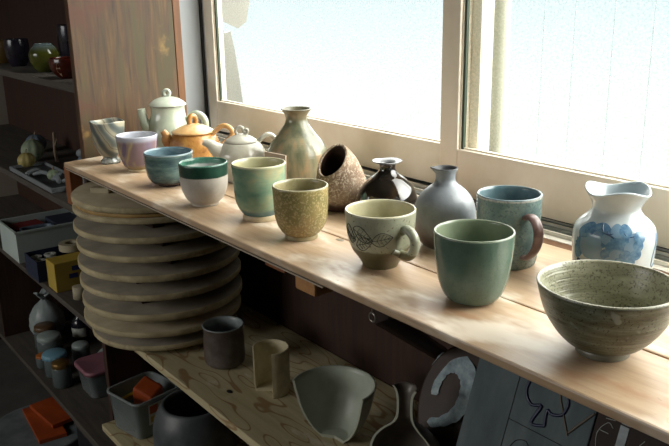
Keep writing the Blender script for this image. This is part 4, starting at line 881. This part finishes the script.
ybox('yellow carton with an orange and white stripe behind the blue-marked one',-2.250,.828,Z3,.042,.052,.135,.0,M['yel'],[((-.042,-.0528,.10),(-.006,-.0518,.13),2),((-.042,-.0534,.108),(-.006,-.0526,.118),1),((.0415,-.05,.10),(.0426,-.035,.13),2)])
ybox('taller orange-yellow carton farthest back among the cartons',-2.150,.868,Z3,.040,.034,.175,.0,M['yel_dk'],[((-.035,-.0348,.11),(.0,-.0338,.16),1),((-.025,-.0354,.13),(-.01,-.0346,.15),2)])
q=MB(); q.lathe([(0,0),(0,.02),(.035,.02),(.036,.016),(.036,0)],28); tag(q.build('small_tin',M['cream'],None,(-2.09,.680,Z3)),'small cream tin beside the yellow carton and the round boards','tin')
# shelf 4
Z4=-.85
M['bag']=plain('thin_white_plastic','#7e8a8b',.4,c2='#97a2a2',scale=20,bmp=.4)
bg_=thing('plastic_bag','tied whitish plastic bag at the back left of the jar shelf','bag',(-2.795,.775,Z4))
q=MB(); q.lathe([(0,0),(0,.035),(.01,.052),(.04,.063),(.08,.060),(.115,.042),(.135,.020),(.145,.010)],56,fn=lambda x,y,z,a,k:(x*(1+.06*math.sin(7*a+z*60)),y*(1+.06*math.sin(9*a+z*40)),z)); q.build('sack',M['bag'],bg_)
q=MB(); q.lathe([(.143,.010),(.150,.012),(.158,.020),(.170,.030),(.168,.024),(.155,.010),(.148,0)],40,fn=lambda x,y,z,a,k:(x*(1+.25*math.sin(5*a)),y*(1+.25*math.sin(5*a)),z+.006*math.sin(3*a))); q.build('tied_neck',M['bag'],bg_)
db=thing('bottle','dark bottle with a pale label behind the jars','bottle',(-2.640,.845,Z4)); q=MB(); q.lathe([(0,0),(0,.03),(.08,.03),(.098,.022),(.106,.013),(.118,.013),(.118,0)],40); q.build('bottle_body',plain('dark_bottle','#181a22',.2),db)
q=MB(); q.lathe([(.035,.0305),(.07,.0305)],40,a0=A_C-1,a1=A_C+1); q.build('label_paper',M['whitep'],db)
q=MB(); q.lathe([(.1182,0),(.1182,.014),(.130,.014),(.130,0)],32); q.build('cap',M['maroon'],db)
M['jarglass']=clear_plastic('jar_glass','#8d9c9c',.35)
M['contents_y']=plain('ochre_powder','#6d6340',.8); M['contents_b']=plain('blue_powder','#45657c',.8); M['contents_g']=plain('grey_powder','#6f7a78',.8)
def jar(lab,x,y,r,h,lid,cont,ruff=False,zo=0):
    t=thing('glass_jar',lab,'jar',(x,y,Z4+zo)); q=MB(); q.lathe([(0,0),(0,r*.9),(.004,r),(h*.78,r),(h*.86,r*.86),(h*.86,r*.82),(h*.78,r-.003),(.006,r-.003),(.004,0)],44); q.build('glass',M['jarglass'],t)
    q=MB(); q.lathe([(.0045,0),(.0045,r-.005),(h*.6,r-.005),(h*.6,0)],36); q.build('powder',cont,t)
    q=MB(); rl=r*(1.12 if ruff else .95)
    q.lathe([(h*.862,r*.6),(h*.80,rl*.97),(h*.81,rl),(h*.97,rl*.97),(h,rl*.9),(h,0)],56,fn=(lambda a_,b_,c_,an,k:(a_*(1+.05*math.sin(16*an)*(k in(1,2))),b_*(1+.05*math.sin(16*an)*(k in (1,2))),c_)) if ruff else None); q.build('lid',lid,t)
LW=plain('white_lid','#8f9c9a',.4); LG=plain('gold_lid','#84683a',.3,.6); LB=plain('pale_blue_lid','#6f9cb0',.5); LBr=plain('brown_lid','#5a4530',.4); LO=plain('orange_lid','#a05a20',.5); 
jar('glass jar with a brown lid, farthest back of the jars beside the plastic bag',-2.695,.735,.038,.085,LBr,M['contents_y'])
jar('wide glass jar with a white lid in front of the brown-lidded jar',-2.600,.72,.043,.085,LW,M['contents_y'])
jar('small jar with a white lid left of the pink-lidded container',-2.490,.79,.030,.07,LW,M['contents_b'])
jar('low jar with an orange lid beneath the white-lidded one',-2.540,.675,.024,.045,LO,M['contents_y'])
jar('glass jar with a ruffled pale blue lid',-2.455,.690,.036,.080,LB,M['contents_b'],True)
jar('glass jar with a gold lid, nearest the shelf edge',-2.363,.680,.031,.085,LG,M['contents_g'])
pk=thing('food_container','translucent container with a pink lid, right of the jars','container',(-2.255,.785,Z4+.0))
q=MB(); tub(q,.062,.075,.085,.002,.88,.025); q.build('tub',M['tub'],pk)
q=MB(); q.quad_grid([[(x*s_,y*s_,z) for x,y in round_rect(.069,.082,.028)] for s_,z in ((0.001,.0855),(.96,.0855),(1,.084),(1,.094),(.95,.098),(.9,.0965),(0.001,.0965))],True); q.build('lid',plain('pink_lid','#8b5f6c',.45),pk)
q=MB(); q.lathe([(0,0),(0,.034),(.05,.036),(.06,.02),(.06,0)],30); tag(q.build('packet',plain('blue_white_packet','#6f8f9a',.6,c2='#8f9c92',scale=60),None,(-2.255,.785,Z4+.003)),'pale blue and white packet inside the pink-lidded container','packet')
q=MB(); q.lathe([(0,0),(0,.045),(.02,.055),(.06,.05),(.085,.025),(.09,0)],40,fn=lambda x,y,z,a,k:(x*(1+.10*math.sin(5*a+z*50)),y*(1+.1*math.sin(7*a)),z)); tag(q.build('film_bundle',M['bag'],None,(-2.365,.852,Z4)),'crumpled translucent plastic bundle behind the pink-lidded container','bag')
dbx=thing('drawer_box','dark shallow box under the jar shelf at its right end','box',(-2.0,.76,-1.02)); q=MB(); q.box((-.165,-.115,0),(.165,.12,.145)); q.build('box',plain('black_board','#17171c',.5),dbx,bevel=.002)
q=MB(); q.box((-.165,-.12,.135),(.165,-.1155,.145)); q.build('lip',M['shelf_grey'],dbx)
q=MB(); q.box((-.17,-.13,-.08),(.17,.12,0)); tag(q.build('plinth_board',M['dark_wood'],None,(-2.0,.76,-1.0201)),'dark wooden plinth under the shallow black box','board')
# bucket lid with orange packets
bl=thing('bucket','large lidded grey bucket on the floor before the rack','bucket',(-2.49,.625,-1.10)); q=MB(); q.lathe([(0,0),(0,.15),(.045,.165),(.045,0)],72); q.build('bucket_body',M['gr_blue'],bl)
q=MB(); q.lathe([(.0452,0),(.0452,.172),(.058,.175),(.062,.170),(.060,.160),(.058,0)],80); q.build('lid',plain('dusty_grey_lid','#4d585c',.7,c2='#6c7476',scale=14),bl)
for k_,(x_,y_,z_,rz_,sx_) in enumerate(((-2.50,.640,-1.042,-.08,.125),(-2.52,.680,-1.026,.10,.095))):
    q=MB(); q.box((-sx_,-.045,.001),(sx_,.045,.015)); q.tube([(-sx_,0,.008),(sx_,0,.008)],.003,6)
    tag(q.build('orange_packet',M['orangepk'],None,(x_,y_,z_),bevel=.004,rot=(0,0,rz_)),['larger flat orange packet on the grey bucket lid','smaller orange packet lying on top of the larger one on the bucket lid'][k_],'packet')
